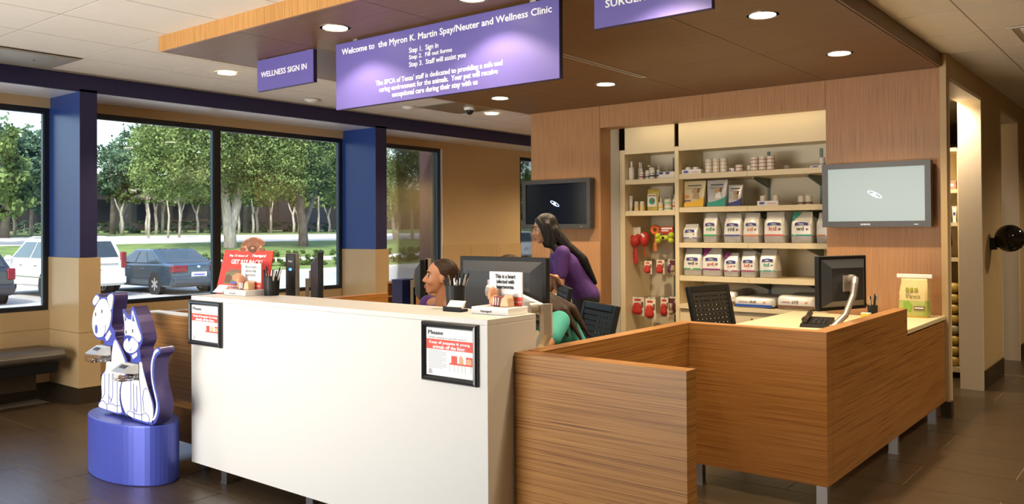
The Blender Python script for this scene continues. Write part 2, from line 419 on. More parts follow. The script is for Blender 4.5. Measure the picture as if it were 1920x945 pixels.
# ------------------------------------------------------------------ hanging signs under the canopy
def sign(label, x0, x1, z0, z1):
    t = thing('hanging_sign', label, 'sign', ((x0+x1)/2, 3.58, z0))
    hw = (x1-x0)/2; h = z1-z0
    o = MB().box(-hw, hw, -.015, .017, 0, h, bev=.002).build('board', [M_purple, M_purpled], t)
    for p in o.data.polygons:
        if p.normal.y > -.9: p.material_index = 1
    for s in (-.8, .8): MB().box(s*hw - .02, s*hw + .02, -.006, .006, h, 2.68 - z0).build('hanger', M_alu, t)
    return t
YF = -.0155
s = sign('large purple welcome sign with white lettering hung under the timber canopy', -4.327, -2.533, 2.238, 2.668)
def st(body, xa, xb, zb, h, par, cx, z0, al='CENTER', bold=.02):
    x = (xa+xb)/2 if al == 'CENTER' else xa
    return text(body, .05, M_signw, par, (x - cx, YF, zb - z0), bold=bold, align=al, fit=(xb-xa, h))
cx = (-4.327 - 2.533)/2
st('Welcome to  the Myron K. Martin Spay/Neuter and Wellness Clinic', -4.266, -2.58, 2.592, .052, s, cx, 2.238, bold=.02)
st('Step 1.  Sign in', -3.646, -3.401, 2.521, .042, s, cx, 2.238)
st('Step 2.  Fill out forms', -3.646, -3.293, 2.482, .034, s, cx, 2.238)
st('Step 3.  Staff will assist you', -3.646, -3.188, 2.436, .040, s, cx, 2.238)
st("The SPCA of Texas' staff is dedicated to providing a safe and", -3.943, -2.917, 2.356, .042, s, cx, 2.238)
st('caring environment for the animals.  Your pet will receive', -3.912, -2.951, 2.313, .042, s, cx, 2.238)
st('exceptional care during their stay with us', -3.796, -3.098, 2.270, .042, s, cx, 2.238)
s = sign('small purple wellness sign in board near the left end of the canopy', -5.201, -4.560, 2.452, 2.676)
st('WELLNESS SIGN IN', -5.152, -4.631, 2.549, .040, s, (-5.201 - 4.56)/2, 2.452, bold=.015)
s = sign('purple surgery sign in board cut by the upper edge of the view', -2.318, -1.677, 2.459, 2.676)
st('SURGERY SIGN IN', -2.25, -1.74, 2.557, .040, s, (-2.318 - 1.677)/2, 2.459, bold=.015)

# ------------------------------------------------------------------ slot vent, grille, detectors, camera
t = thing('slot_diffuser', 'long white linear air slot set in the canopy joint behind the welcome sign', 'vent', (-3.405, 5.2, 2.68))
b = MB(); b.box(-.03, -.009, -.78, .78, -.004, 0); b.box(.009, .03, -.78, .78, -.004, 0); b.box(-.009, .009, .755, .78, -.004, 0); b.box(-.009, .009, -.78, -.755, -.004, 0)
b.build('slot_frame', M_alu, t); MB().box(-.009, .009, -.755, .755, -.0015, -.0002).build('slot', M_black, t)
t = thing('return_grille', 'flat grey square ceiling grille above the left window and bench', 'vent', (-6.88, 2.62, CZ - .003))
MB().box(-.29, .29, -.33, .33, -.006, 0).build('frame', M_grid, t)
MB().box(-.27, .27, -.31, .31, -.0085, -.006).build('grille_plate', mat('grey_grille', (.36, .35, .30), .5, .2), t)
MB().lathe([(.0001, -.011), (.008, -.011), (.008, -.0085)], 10, M=Matrix.Translation((.02, .1, 0))).build('fixing_screw', M_black, t)
t = thing('access_panel', 'mirror-like grey ceiling panel carrying the dome camera', 'panel', (-6.15, 6.75, CZ - .003))
MB().box(-.29, .29, -.33, .33, -.005, 0).build('plate', mat('grey_panel', (.30, .26, .20), .3, .4), t)
t = thing('dome_camera', 'small black dome security camera on the grey ceiling panel', 'camera', (-6.03, 6.80, CZ - .008))
MB().lathe([(.062, 0), (.06, -.02), (.05, -.028)], 20).build('collar', M_whitepaint, t, smooth=False)
MB().lathe([(.045, -.028), (.043, -.045), (.033, -.062), (.016, -.073), (.002, -.076)], 20).build('dome', M_blackm, t, smooth=True)
def detector(x, y, label):
    t = thing('smoke_detector', label, 'smoke detector', (x, y, CZ - .003))
    MB().lathe([(.075, 0), (.075, -.006), (.06, -.016)], 20).build('base', M_whitepaint, t); MB().lathe([(.045, -.016), (.042, -.024), (.02, -.028)], 20).build('cap', M_whitepaint, t)
detector(-6.88, 5.36, 'white round smoke detector above the blue beam left of the welcome sign')
detector(-6.5, 6.35, 'white round smoke detector almost hidden below the welcome sign edge')
detector(-.62, 6.05, 'white round smoke detector above the corridor at the upper right corner')
t = thing('ceiling_vent', 'square supply air vent in the corridor ceiling beside the cream tiles', 'vent', (-.62, 6.72, CZ - .003))
v = MB()
for k in range(4):
    a = .30 - k*.075
    for (x0, x1, y0, y1) in ((-a, a, -a, -a + .03), (-a, a, a - .03, a), (-a, -a + .03, -a + .03, a - .03), (a - .03, a, -a + .03, a - .03)): v.box(x0, x1, y0, y1, -.006 - k*.003, -.001)
v.build('vent_cone', M_ceil, t); MB().box(-.30, .30, -.30, .30, -.001, 0).build('vent_throat', M_grid, t)

# ------------------------------------------------------------------ reception counter and desks
def leg(par, x, y, h): MB().box(x - .028, x + .028, y - .02, y + .02, 0, h).box(x - .032, x + .032, y - .024, y + .024, 0, .006).build('leg', M_steel, par)
t = thing('reception_counter', 'tall white reception counter on square steel legs facing the waiting area', 'counter', (-3.45, 2.87, 0))
MB().box(-1.157, 1.15, -.17, .17, .088, 1.0455).build('body', M_white, t, bev=.002)
MB().box(-1.157, 1.15, -.17, .17, 1.046, 1.07).build('counter_top', M_white, t, bev=.0015)
for x in (-.88, -.10, .70):
    leg(t, x, -.11, .088); leg(t, x + .06, .12, .088)
t = thing('reception_desk', 'low timber reception desk with stepped nook panels at the right', 'desk', (-1.85, 4.4, 0))
ox, oy = 1.85, -4.4
def dpanel(nm, x0, x1, y0, y1, z0, z1, par=t, mm=M_woodh): return MB().box(x0 + ox, x1 + ox, y0 + oy, y1 + oy, z0, z1).build(nm, mm, par, bev=.0015)
dpanel('wing_panel', -2.297, -1.468, 2.876, 2.955, .125, .914)
dpanel('side_panel', -2.284, -2.205, 2.957, 4.353, .125, .916)
dpanel('front_panel', -2.284, -1.435, 4.355, 4.435, .125, .916)
pts = [(4.437, .125), (7.04, .125), (7.04, .73), (5.95, .73), (5.95, .916), (4.437, .916)]
MB().poly([(p[0] + oy, p[1]) for p in pts], -1.515 + ox, -1.435 + ox, 'yz').build('return_panel', M_woodh, t, bev=.0015)
dpanel('worktop', -2.60, -1.517, 4.437, 7.04, .715, .745, mm=M_cream)
dpanel('ledge', -1.94, -1.432, 5.953, 7.06, .746, .775, mm=M_cream)
for x, y in ((-2.17, 4.40), (-1.475, 4.40), (-1.475, 5.75), (-1.475, 6.80)): leg(t, x + ox, y + oy, .125)
t2 = thing('reception_desk', 'low timber desk wing at the left end of the white counter', 'desk', (-5.0, 3.4, 0))
ox, oy = 5.0, -3.4
dpanel('front_panel', -5.39, -4.612, 2.84, 2.92, .125, .915, t2)
dpanel('top_edge', -5.392, -4.612, 2.838, 2.922, .916, .925, t2, M_white)
dpanel('side_panel', -5.39, -5.31, 2.924, 4.99, .125, .916, t2)
dpanel('back_panel', -5.39, -4.2, 4.995, 5.075, .125, .916, t2)
dpanel('worktop', -5.305, -4.62, 2.924, 4.99, .715, .745, t2, M_cream)
dpanel('worktop', -4.615, -2.29, 3.045, 3.66, .715, .745, t2, M_cream)
for x, y in ((-5.30, 2.88), (-4.75, 2.88), (-5.35, 4.0), (-5.35, 4.9), (-4.3, 5.03), (-2.4, 3.6), (-4.5, 3.6)): leg(t2, x + ox, y + oy, .125 if x < -4.6 or y > 4 else .715)

# upholstered bench below the left window
t = thing('bench', 'dark brown upholstered bench cantilevered below the left window', 'bench', (-7.5, 1.9, 0))
prof = [(-.30, .30), (-.30, .47), (.13, .485), (.20, .475), (.235, .44), (.235, .405), (.19, .38), (.15, .285), (-.10, .285)]
MB().poly([(x, z) for x, z in prof[1:7]], -1.9, 1.24, 'xz').build('seat', M_leather, t, bev=.012)
MB().poly([(-.30, .30), (-.30, .372), (.185, .372), (.15, .285), (-.1, .285)], -1.9, 1.20, 'xz').build('bench_frame', M_black, t, bev=.006)
MB().box(-.32, -.02, -1.9, 1.1, 0.135, .285).build('support', M_basetile, t)

# ------------------------------------------------------------------ framed notices on the counter front
def notice(x0, x1, z0, z1, label):
    t = thing('framed_notice', label, 'picture frame', ((x0+x1)/2, 2.699, z0), 0, None)
    hw = (x1-x0)/2; h = z1-z0; fwd = .027
    def rect(i, y): return [(-hw+i, y, i), (hw-i, y, i), (hw-i, y, h-i), (-hw+i, y, h-i)]
    def rail(k):                                    # one mitred moulding, the four make the frame
        rs = [rect(0, 0), rect(0, -.014), rect(.006, -.022), rect(.014, -.024), rect(fwd - .006, -.018), rect(fwd, -.010), rect(fwd, 0)]
        b = MB(); b.loft([[r[k] for r in rs], [r[(k+1) % 4] for r in rs]]); return b
    for k in range(4): rail(k).build('frame_rail' if k % 2 == 0 else 'frame_stile', M_blackm, t)
    MB().box(-hw+fwd, hw-fwd, -.010, -.002, fwd, h-fwd).build('paper', M_paper, t)
    pw, ph, yy = hw-fwd, h-2*fwd, -.0105
    k = MB(); k.box(-pw, pw, -.0108, -.010, fwd + ph*.555, fwd + ph*.765).build('red_band', M_red, t)
    def tx(b, xa, xb, zz, hh, mm, al='CENTER', bold=.02, y=yy): text(b, .02, mm, t, ((xa+xb)/2 if al == 'CENTER' else xa, y, zz), bold=bold, align=al, fit=(xb-xa, hh))
    tx('Please', -pw*.92, -pw*.26, fwd + ph*.865, ph*.085, M_ink)
    tx('While waiting to see the doctor...', -pw*.92, pw*.82, fwd + ph*.785, ph*.05, M_inkg, bold=0)
    tx('Keep all puppies & young', -pw*.86, pw*.9, fwd + ph*.675, ph*.075, M_signw, bold=.03, y=-.0112)
    tx('animals off the floor.', -pw*.70, pw*.72, fwd + ph*.575, ph*.075, M_signw, bold=.03, y=-.0112)
    k = MB()
    for i in range(13):
        z = fwd + ph*(.52 - i*.030); k.box(-pw*.92, -pw*(.12 if i % 4 else .3), -.0107, -.010, z, z + ph*.010)
    k.build('fine_print', M_inkg, t)['kind'] = 'stuff'
    k = MB()                                      # the row of red chairs with pets on them
    for cx_, wd in ((.10, .24), (.72, .26)): k.box(pw*cx_, pw*(cx_ + wd), -.0110, -.010, fwd + ph*.30, fwd + ph*.45)
    k.box(pw*.02, pw*.98, -.0109, -.010, fwd + ph*.265, fwd + ph*.30)
    k.build('chair_drawing', M_red, t)
    k = MB()
    for cx_ in (.03, .22, .38, .55, .68, .92): k.box(pw*cx_, pw*cx_ + .0012, -.0108, -.010, fwd + ph*.12, fwd + ph*.27)
    k.build('chair_legs_drawing', M_inkg, t)
    k = MB(); k.poly([(pw*.42 + .0, fwd + ph*.30), (pw*.60, fwd + ph*.30), (pw*.60, fwd + ph*.40), (pw*.52, fwd + ph*.47), (pw*.44, fwd + ph*.44)], -.0110, -.010); k.poly([(pw*.74, fwd + ph*.30), (pw*.95, fwd + ph*.30), (pw*.95, fwd + ph*.40), (pw*.84, fwd + ph*.42), (pw*.74, fwd + ph*.40)], -.0114, -.010)
    k.build('pets_drawing', mat('print_tan', (.72, .42, .22), .6), t)
    k = MB(); k.poly([(-pw*.92, fwd + ph*.03), (-pw*.74, fwd + ph*.03), (-pw*.74, fwd + ph*.08), (-pw*.80, fwd + ph*.14), (-pw*.88, fwd + ph*.14)], -.0108, -.010); k.build('pet_emblem', M_inkg, t)
notice(-4.609, -4.273, .786, 1.045, 'black framed notice at the left end of the white counter front')
notice(-2.675, -2.346, .782, 1.045, 'black framed notice near the right corner of the white counter front')
# ------------------------------------------------------------------ shelf unit in the niche
FY, BY = 7.45, 8.0
t = thing('shelf_unit', 'cream built-in shelf unit stocked with pet food in the timber wall niche', 'shelving', (-3.45, FY, 0))
ox, oy = 3.45, -FY
def sp(nm, x0, x1, y0, y1, z0, z1, mm=M_cream): return MB().box(x0 + ox, x1 + ox, y0 + oy, y1 + oy, z0, z1).build(nm, mm, t, bev=.0015)
sp('side_panel', -4.545, -4.484, FY, BY, 0, 2.26)
sp('side_panel', -2.31, -2.264, FY, BY, 0, 2.26)
sp('divider', -3.915, -3.872, FY, BY, 0, 2.26)
sp('fascia', -4.482, -3.917, FY, FY + .02, 2.215, 2.52); sp('fascia', -3.87, -2.312, FY, FY + .02, 2.215, 2.52)
sp('top_panel', -4.482, -3.917, FY + .021, BY, 2.24, 2.26); sp('top_panel', -3.87, -2.312, FY + .021, BY, 2.24, 2.26)
M_backw = mat('shelf_back', (.78, .70, .52), .55)
sp('back_panel', -4.482, -3.917, BY - .02, BY, 0, 2.24, M_backw); sp('back_panel', -3.87, -2.312, BY - .02, BY, 0, 2.24, M_backw)
for z in (1.955, 1.635): sp('shelf', -4.482, -3.917, FY + .003, BY - .021, z - .05, z)
for z in (1.985, 1.66, 1.315, .992): 
    sp('shelf', -3.87, -3.17, FY + .003, BY - .021, z - .05, z); sp('shelf', -3.168, -2.312, FY + .003, BY - .021, z - .05, z)
M_brk = mat('grey_green_bracket', (.16, .20, .15), .5, .3)
for z in (1.985, 1.66, 1.315, .992):
    for x in (-3.17, -2.66): MB().poly([(BY - .022 + oy, z - .052), (FY + .14 + oy, z - .052), (FY + .14 + oy, z - .062), (BY - .022 + oy, z - .14)], x - .012 + ox, x + .012 + ox, 'yz').build('bracket', M_brk, t)
for x in (-3.17, -2.66):
    sp('upright_standard', x - .014, x + .014, BY - .030, BY - .021, .72, 2.2, M_brk)
sp('upright_standard', -4.21, -4.19, BY - .030, BY - .021, .1, 2.2, M_brk)
# base cabinet with drawers
sp('cabinet_top', -3.87, -2.312, FY - .03, BY - .021, .675, .715)
sp('cabinet_body', -3.87, -2.312, FY + .02, BY - .021, .08, .674)
for (a, b) in ((-3.868, -3.40), (-3.396, -2.87), (-2.866, -2.314)):
    d = sp('drawer_front', a, b, FY - .002, FY + .019, .40, .668)
    MB().lathe([(.0, 0), (.010, 0), (.010, .006), (.006, .012), (.0001, .012)], 12, M=Matrix.Translation(((a+b)/2 + ox, FY - .002 + oy, .61)) @ Matrix.Rotation(PI/2, 4, 'X')).build('drawer_lock', M_steel, d)
    sp('cabinet_door', a, b, FY - .002, FY + .019, .10, .396)

# ------------------------------------------------------------------ pet food bags
M_bagw = mat('bag_silver_white', (.84, .82, .76), .32, .12, var=.06, vscale=14)
M_bagg = mat('bag_grey', (.46, .44, .42), .35, .2, var=.12, vscale=16)
M_bagt = mat('bag_top_grey', (.70, .71, .70), .3, .25)
M_bluel = mat('bag_logo_blue', (.05, .05, .26), .5)
def pr(name, c): return mat('print_' + name, c, .5)
P = dict(green=pr('green', (.05, .42, .14)), blue=pr('blue', (.10, .10, .35)), orange=pr('orange', (.75, .25, .05)), red=pr('redorange', (.70, .12, .06)),
         teal=pr('teal', (.03, .35, .25)), purple=pr('purple', (.30, .03, .22)), maroon=pr('maroon', (.38, .05, .12)), navy=pr('navy', (.03, .04, .20)), aqua=pr('aqua', (.10, .42, .38)), yellow=pr('yellow', (.85, .50, .03)), black=M_ink, brown=pr('brown', (.20, .11, .06)), grey=M_inkg)
def bag_mesh(wd, dp, h, topw=.85, fold=True, seed=0):
    """stand-up block-bottom bag: bulging front, pinched and crimped top"""
    rnd = random.Random(seed); n = 24; rings = []
    levels = [(0, .96, .96), (.03, 1, 1), (.25, 1.0, 1.0), (.5, .985, .93), (.66, .96, .78), (.8, topw + .04, .48), (.92, topw, .16), (1, topw, .05)]
    for f, sx, sy in levels:
        ring = []
        for k in range(n):
            a = 2*PI*k/n; c, s_ = math.cos(a), math.sin(a)
            q = .32
            x = abs(c)**q * (1 if c > 0 else -1) * wd/2 * sx; y = abs(s_)**q * (1 if s_ > 0 else -1) * dp/2 * sy
            if .05 < f < .95: x += rnd.uniform(-.004, .004); y += rnd.uniform(-.004, .004)
            ring.append((x, y - dp*.10*f, f*h))
        rings.append(ring)
    return rings
def food_bag(x0, x1, z, h, code, band, label, logo=True, corner=None, dp=.13, tilt=0, codecol=None, seed=1, y=7.50):
    wd = x1 - x0
    t = thing('pet_food_bag', label, 'bag', ((x0+x1)/2, y + dp/2, z), tilt, 'white veterinary food bags on the shelves')
    rings = bag_mesh(wd, dp, h, seed=seed)
    o = MB().loft(rings).build('bag', [M_bagw, M_bagg, M_bagt], t, smooth=True)
    for p in o.data.polygons:
        zc = p.center.z/h
        p.material_index = 1 if zc < .20 else 2 if zc > .82 else 0
    yf = -dp/2 - .0015
    MB().box(-wd*.44, wd*.44, yf - .004, yf + .004, h*.225, h*.275).build('colour_band', P[band], t)
    if logo:
        zl = h*.60
        MB().poly([(-wd*.30, zl - .012), (-wd*.28, zl + .014), (0, zl + .020), (wd*.28, zl + .014), (wd*.30, zl - .012), (0, zl - .002)], -dp*.5 - .010, -dp*.5 + .01).build('logo_patch', M_bluel, t)
        text("Hill's", .02, M_signw, t, (0, -dp*.5 - .0105, zl - .002), bold=.02, fit=(wd*.24, .013))
    if code: text(code, .05, P[codecol or band], t, (-wd*.06, yf - .006, h*.40), bold=.01, fit=(wd*.34, h*.13))
    MB().poly([(wd*.20, h*.40), (wd*.30, h*.42), (wd*.33, h*.47), (wd*.27, h*.46), (wd*.22, h*.48)], yf - .005, yf + .006).build('pet_mark', P['brown'], t)
    if corner: MB().poly([(-wd*.47, h*.96), (-wd*.05, h*.96), (-wd*.30, h*.80), (-wd*.47, h*.72)], -dp*.40, -dp*.14).build('corner_colour', P[corner], t) if False else None
    if corner: MB().loft([[(-wd*.44, -dp*.46, h*.70), (-wd*.30, -dp*.47, h*.78), (-wd*.06, -dp*.20, h*.99), (-wd*.43, -dp*.19, h*.99)], [(-wd*.44, -dp*.40, h*.70), (-wd*.30, -dp*.40, h*.78), (-wd*.06, -dp*.12, h*.99), (-wd*.43, -dp*.12, h*.99)]]).build('corner_colour', P[corner], t)
    return t
Z3, Z4, Z2, Z1 = 1.316, .993, 1.661, 1.986
food_bag(-3.862, -3.699, Z3, .18, '', 'blue', 'squat grey-topped food bag at the left end of the upper bag row', seed=3)
food_bag(-3.645, -3.495, Z3, .285, 'rd', 'green', 'tall pale food bag with green rd code and green band', seed=4)
food_bag(-3.431, -3.250, Z3, .278, 'r/d', 'blue', 'pale food bag with dark blue band between the green and orange coded ones', codecol='black', seed=5)
food_bag(-3.238, -3.075, Z3, .28, 'sd', 'orange', 'pale food bag with orange sd code and thin orange band', seed=6)
food_bag(-3.036, -2.837, Z3, .284, 'kd', 'red', 'wide pale food bag with red kd code and red band', seed=7)
food_bag(-2.783, -2.585, Z3, .281, 'wd', 'teal', 'wide pale food bag with green top corner and teal band', corner='teal', codecol='black', seed=8)
food_bag(-2.555, -2.375, Z3, .273, '', 'orange', 'pale food bag half hidden behind the white-screened television', logo=False, seed=9)
food_bag(-3.856, -3.664, Z4, .266, 'wd', 'green', 'food bag with black wd code at the left end of the lower bag row', codecol='black', seed=10)
food_bag(-3.657, -3.455, Z4, .268, 'yd', 'purple', 'food bag with purple top corner and red yd code', corner='purple', codecol='red', seed=11)
food_bag(-3.434, -3.285, Z4, .227, 'yd', 'maroon', 'smaller food bag with purple corner beside the tall purple-cornered one', corner='purple', codecol='red', seed=12)
food_bag(-3.264, -3.116, Z4, .243, 'id', 'maroon', 'food bag with red id code and maroon band', codecol='red', seed=13)
food_bag(-3.084, -2.919, Z4, .265, 'td', 'aqua', 'food bag with green td code at the right end of the lower bag row', codecol='teal', seed=14, dp=.16)

# treat pouches on the second shelf
M_pouchs = mat('pouch_silver', (.62, .62, .60), .25, .45, var=.08, vscale=18)
M_furd = pr('dog_tan', (.45, .30, .16)); M_furw = pr('dog_white', (.85, .83, .78))
def pouch(x0, x1, z, h, colr, label, mm=M_pouchs, dog='tan', y=7.52, two=False):
    wd = x1-x0; dp = .07
    t = thing('treat_pouch', label, 'pouch', ((x0+x1)/2, y + dp/2, z), 0, 'treat pouches on the second shelf')
    rings = []
    for f, sx, sy in ((0, .88, .9), (.04, .9, 1), (.3, .93, .9), (.6, .97, .6), (.85, 1, .22), (.93, 1, .08), (1, 1, .05)):
        rings.append([(abs(math.cos(a))**.35*math.copysign(1, math.cos(a))*wd/2*sx, abs(math.sin(a))**.35*math.copysign(1, math.sin(a))*dp/2*sy, f*h) for a in [2*PI*k/20 for k in range(20)]])
    MB().loft(rings).build('pouch', mm, t, smooth=True)
    def front(f): return -dp/2*(1 - .75*max(0, f - .1))      # front face leans back towards the top
    def patch(nm, pts, mmm, d=.004): MB().loft([[(x*wd, front(f) - d, f*h) for x, f in pts], [(x*wd, front(f) + .012, f*h) for x, f in pts]]).build(nm, mmm, t)
    patch('colour_sweep', [(-.44, .02), (.44, .02), (.46, .38), (.2, .27), (-.1, .20), (-.45, .16)], P[colr])
    patch('title_bar', [(-.30, .80), (.30, .80), (.30, .835), (-.30, .835)], M_ink); patch('rule', [(-.34, .70), (.36, .70), (.36, .712), (-.34, .712)], P['brown'])
    patch('dog_body', [(-.06, .32), (.26, .30), (.22, .45), (.16, .58), (.02, .56), (-.03, .45)], M_furd if dog == 'tan' else M_furw, .006)
    patch('dog_head', [(-.10, .56), (.02, .50), (.18, .56), (.24, .70), (.06, .74), (-.08, .66)], M_furd, .007)
    patch('dog_ear', [(.14, .56), (.22, .54), (.25, .70), (.18, .71)], P['brown'], .008)
    if colr == 'yellow':
        patch('badge', [(-.32 + .10*math.cos(a), .40 + .06*math.sin(a)) for a in [2*PI*k/14 for k in range(14)]], P['orange'], .007)
        patch('brand_bar', [(-.42, .22), (-.14, .22), (-.14, .27), (-.42, .27)], P['brown'], .008)
    return t
pouch(-3.863, -3.632, Z2, .258, 'yellow', 'large yellow treat pouch with a dog photo at the left of the second shelf', mat('pouch_yellow', (.72, .62, .38), .3, .2))
pouch(-3.617, -3.405, Z2, .258, 'teal', 'silver treat pouch with green sweep and a dog photo', dog='white')
pouch(-3.398, -3.253, Z2, .205, 'navy', 'smallest silver treat pouch with dark blue sweep')
# tins and jars
M_tin = mat('tin_label', (.76, .70, .58), .4); M_tinr = pr('tin_red', (.45, .12, .10)); M_tint = pr('tin_tan', (.68, .48, .22))
def tin(x, y, z, r, h, label, grp, band=M_tinr, cap=None, body=M_tin):
    t = thing('food_tin', label, 'tin', (x, y, z), 0, grp)
    MB().lathe([(r*.96, 0), (r, .002), (r, h - .003), (r*.95, h)], 16).build('tin_body', body, t)
    MB().lathe([(r*1.012, h*.10), (r*1.012, h*.30)], 16, cap=False).build('label_band', band, t)
    MB().lathe([(r*.9, h), (r*.9, h + .0015)], 16).build('lid', M_alu, t)
    return t
def stacks(xs, z, nn, r, h, band, grp, what, y=7.55):
    words = ('left', 'middle', 'right')
    lev = {1: ('bottom',), 2: ('bottom', 'top'), 4: ('bottom', 'second', 'third', 'top')}[nn]
    first = None
    for i, x in enumerate(xs):
        for k in range(nn):
            lab = f'{lev[k]} tin in the {words[i]} stack of {what}'
            if first is None: first = tin(x, y, z, r, h, lab, grp, band); kk = kids(first)
            else: dup(first, (x, y, z + k*(h + .0015)), label=lab, tree=kk)
stacks((-3.597, -3.520, -3.442), Z1, 4, .036, .0325, M_tint, 'tan banded tins on the top shelf', 'tan banded tins')
stacks((-3.136, -3.058, -2.980), Z1, 4, .0365, .0312, M_tinr, 'red banded tins on the top shelf', 'red banded tins')
tin(-3.287, 7.55, Z1, .036, .031, 'lower of two tins beside the small white box on the top shelf', 'pair of low tins'); tin(-3.287, 7.55, Z1 + .0325, .036, .031, 'upper of two tins beside the small white box on the top shelf', 'pair of low tins')
tin(-3.196, 7.57, Z1, .023, .055, 'small white tin between the low pair and the red banded stacks', None, band=P['grey'])
tin(-2.905, 7.75, Z1, .030, .048, 'dim tin in shadow right of the red banded stacks', None, band=P['brown'])
tin(-2.516, 7.56, Z1 + .020, .027, .070, 'tall tin in the shallow carton partly hidden by the television', None, band=P['grey']); tin(-2.440, 7.56, Z1 + .020, .027, .070, 'tall tin at the far right end of the top shelf', None, band=P['grey'])
tin(-2.701, 7.55, Z2, .030, .080, 'left of two tall white tins with dark bases on the second shelf', 'two tall white tins', band=P['brown']); tin(-2.633, 7.55, Z2, .032, .080, 'right of two tall white tins with dark bases on the second shelf', 'two tall white tins', band=P['brown'])
def carton(x0, x1, y0, y1, z, h, label, grp=None, mark=P['blue'], bodym=None):
    t = thing('carton_tray', label, 'carton', ((x0+x1)/2, (y0+y1)/2, z), 0, grp)
    a, b = (x1-x0)/2, (y1-y0)/2
    MB().box(-a, a, -b, b, 0, .004).box(-a, a, -b, -b + .003, .004, h).box(-a, a, b - .003, b, .004, h).box(-a, -a + .003, -b + .003, b - .003, .004, h).box(a - .003, a, -b + .003, b - .003, .004, h).build('tray', bodym or M_paper, t)
    MB().lathe([(0.0001, 0), (1, 0), (1, 1), (.0001, 1)], 16, M=Matrix.Translation((-a*.55, -b - .0012, h*.5)) @ Matrix.Rotation(PI/2, 4, 'X') @ Matrix.Diagonal((a*.28, h*.28, .002, 1))).build('printed_mark', mark, t)
    MB().box(-a*.02, a*.8, -b - .001, -b, h*.35, h*.5).build('printed_line', P['orange'], t)
    return t
carton(-3.893 + .03, -3.66, 7.5, 7.75, Z1, .043, 'shallow white carton of tins at the left end of the top shelf')
for i, (x, l) in enumerate(((-3.81, 'left'), (-3.73, 'right'))): tin(x, 7.545, Z1 + .0045, .034, .062, f'{l} tin showing above the white carton on the top shelf', 'tins in the white carton', band=P['grey'])
carton(-3.375, -3.33, 7.52, 7.60, Z1, .036, 'small white box beside the low tin pair on the top shelf')
carton(-2.60, -2.40, 7.5, 7.68, Z1, .018, 'very shallow carton at the right end of the top shelf')
carton(-3.094, -2.895, 7.5, 7.85, Z2, .042, 'open carton of small white jars on the second shelf')
for x, l in ((-3.05, 'left'), (-2.93, 'right')): tin(x, 7.54, Z2 + .0045, .030, .085, f'{l} white jar in the open carton on the second shelf', 'white jars in the open carton', band=M_tin)

# grooming bottles in the narrow left bay
M_bot = mat('bottle_white', (.72, .68, .58), .35); M_clear = mat('bottle_clear', (.55, .52, .45), .2); M_lab = pr('label', (.80, .75, .62))
def bottle(x, y, z, r, h, label, kind='plain', lab=P['navy'], grp='bottles on the left bay upper shelf', body=M_bot):
    t = thing('bottle', label, 'bottle', (x, y, z), 0, grp)
    hb = h*(.72 if kind != 'jar' else .80)
    if kind == 'jar': pf = [(r*.95, 0), (r, .004), (r, hb - .004), (r*.9, hb)]
    elif kind == 'tube': pf = None
    else: pf = [(r*.95, 0), (r, .004), (r, hb*.80), (r*.85, hb*.92), (r*.42, hb)]
    if kind == 'tube':
        MB().loft([[(r*.5*math.cos(a), r*.5*math.sin(a), .02) for a in [2*PI*k/12 for k in range(12)]], [(r*.85*math.cos(a), r*.5*math.sin(a), .05) for a in [2*PI*k/12 for k in range(12)]], [(r*math.cos(a), .003*math.sin(a), h) for a in [2*PI*k/12 for k in range(12)]]]).build('tube_body', body, t, smooth=True)
        MB().lathe([(r*.5, 0), (r*.5, .02)], 12).build('cap', M_bot, t)
    else:
        MB().lathe(pf, 16).build('bottle_body', body, t, smooth=False)
        if kind == 'spray':
            MB().lathe([(r*.42, hb), (r*.36, hb + .012), (r*.14, hb + .03), (r*.10, h)], 12).build('nozzle', M_bot, t)
        elif kind == 'pump':
            MB().lathe([(r*.42, hb), (r*.42, hb + .015), (r*.12, hb + .016), (r*.12, h - .01)], 12).box(-r*1.0, r*.2, -r*.2, r*.2, h - .012, h).build('pump', M_bot, t)
        else: MB().lathe([(r*(.86 if kind == 'jar' else .40), hb), (r*(.86 if kind == 'jar' else .38), h)], 14).build('cap', M_bot, t)
    if kind != 'tube': MB().lathe([(r*1.02, hb*.25), (r*1.02, hb*.42)], 16, cap=False).build('label', lab, t); MB().lathe([(r*1.02, hb*.58), (r*1.02, hb*.64)], 16, cap=False).build('label', lab, t)
    else: MB().box(-r*.5, r*.5, -r*.30, -r*.2, h*.45, h*.62).build('label', lab, t)
    return t
ZL = 1.956
bottle(-4.448, 7.53, ZL, .030, .19, 'tall plain white bottle at the far left of the left bay', lab=M_bot)
bottle(-4.405, 7.62, ZL, .018, .185, 'slim pale bottle behind the tall white one', lab=P['grey'], body=M_clear)
bottle(-4.375, 7.60, ZL, .018, .18, 'slim pale bottle with a dark foot label next to the squat jars', lab=P['black'], body=M_clear)
bottle(-4.330, 7.53, ZL, .025, .113, 'short white pill bottle with purple label stripes on the left bay', lab=P['maroon'])
bottle(-4.297, 7.64, ZL, .024, .15, 'pump bottle behind the short white pill bottle', 'pump', lab=P['grey'], body=M_clear)
bottle(-4.262, 7.53, ZL, .025, .088, 'lowest wide white jar in the left bay top row', 'jar', lab=P['black'])
bottle(-4.206, 7.53, ZL, .030, .115, 'stout white bottle with dark band beside the lowest jar', 'jar', lab=P['black'])
bottle(-4.146, 7.55, ZL, .022, .14, 'front one of the two pointed spray bottles on the left bay', 'spray', lab=P['navy'], body=M_clear)
bottle(-4.118, 7.67, ZL, .020, .14, 'rear one of the two pointed spray bottles on the left bay', 'spray', lab=P['navy'], body=M_clear)
t = thing('product_box', 'long low white box with two dark labels beside the spray bottles', 'box', (-4.03, 7.53, ZL))
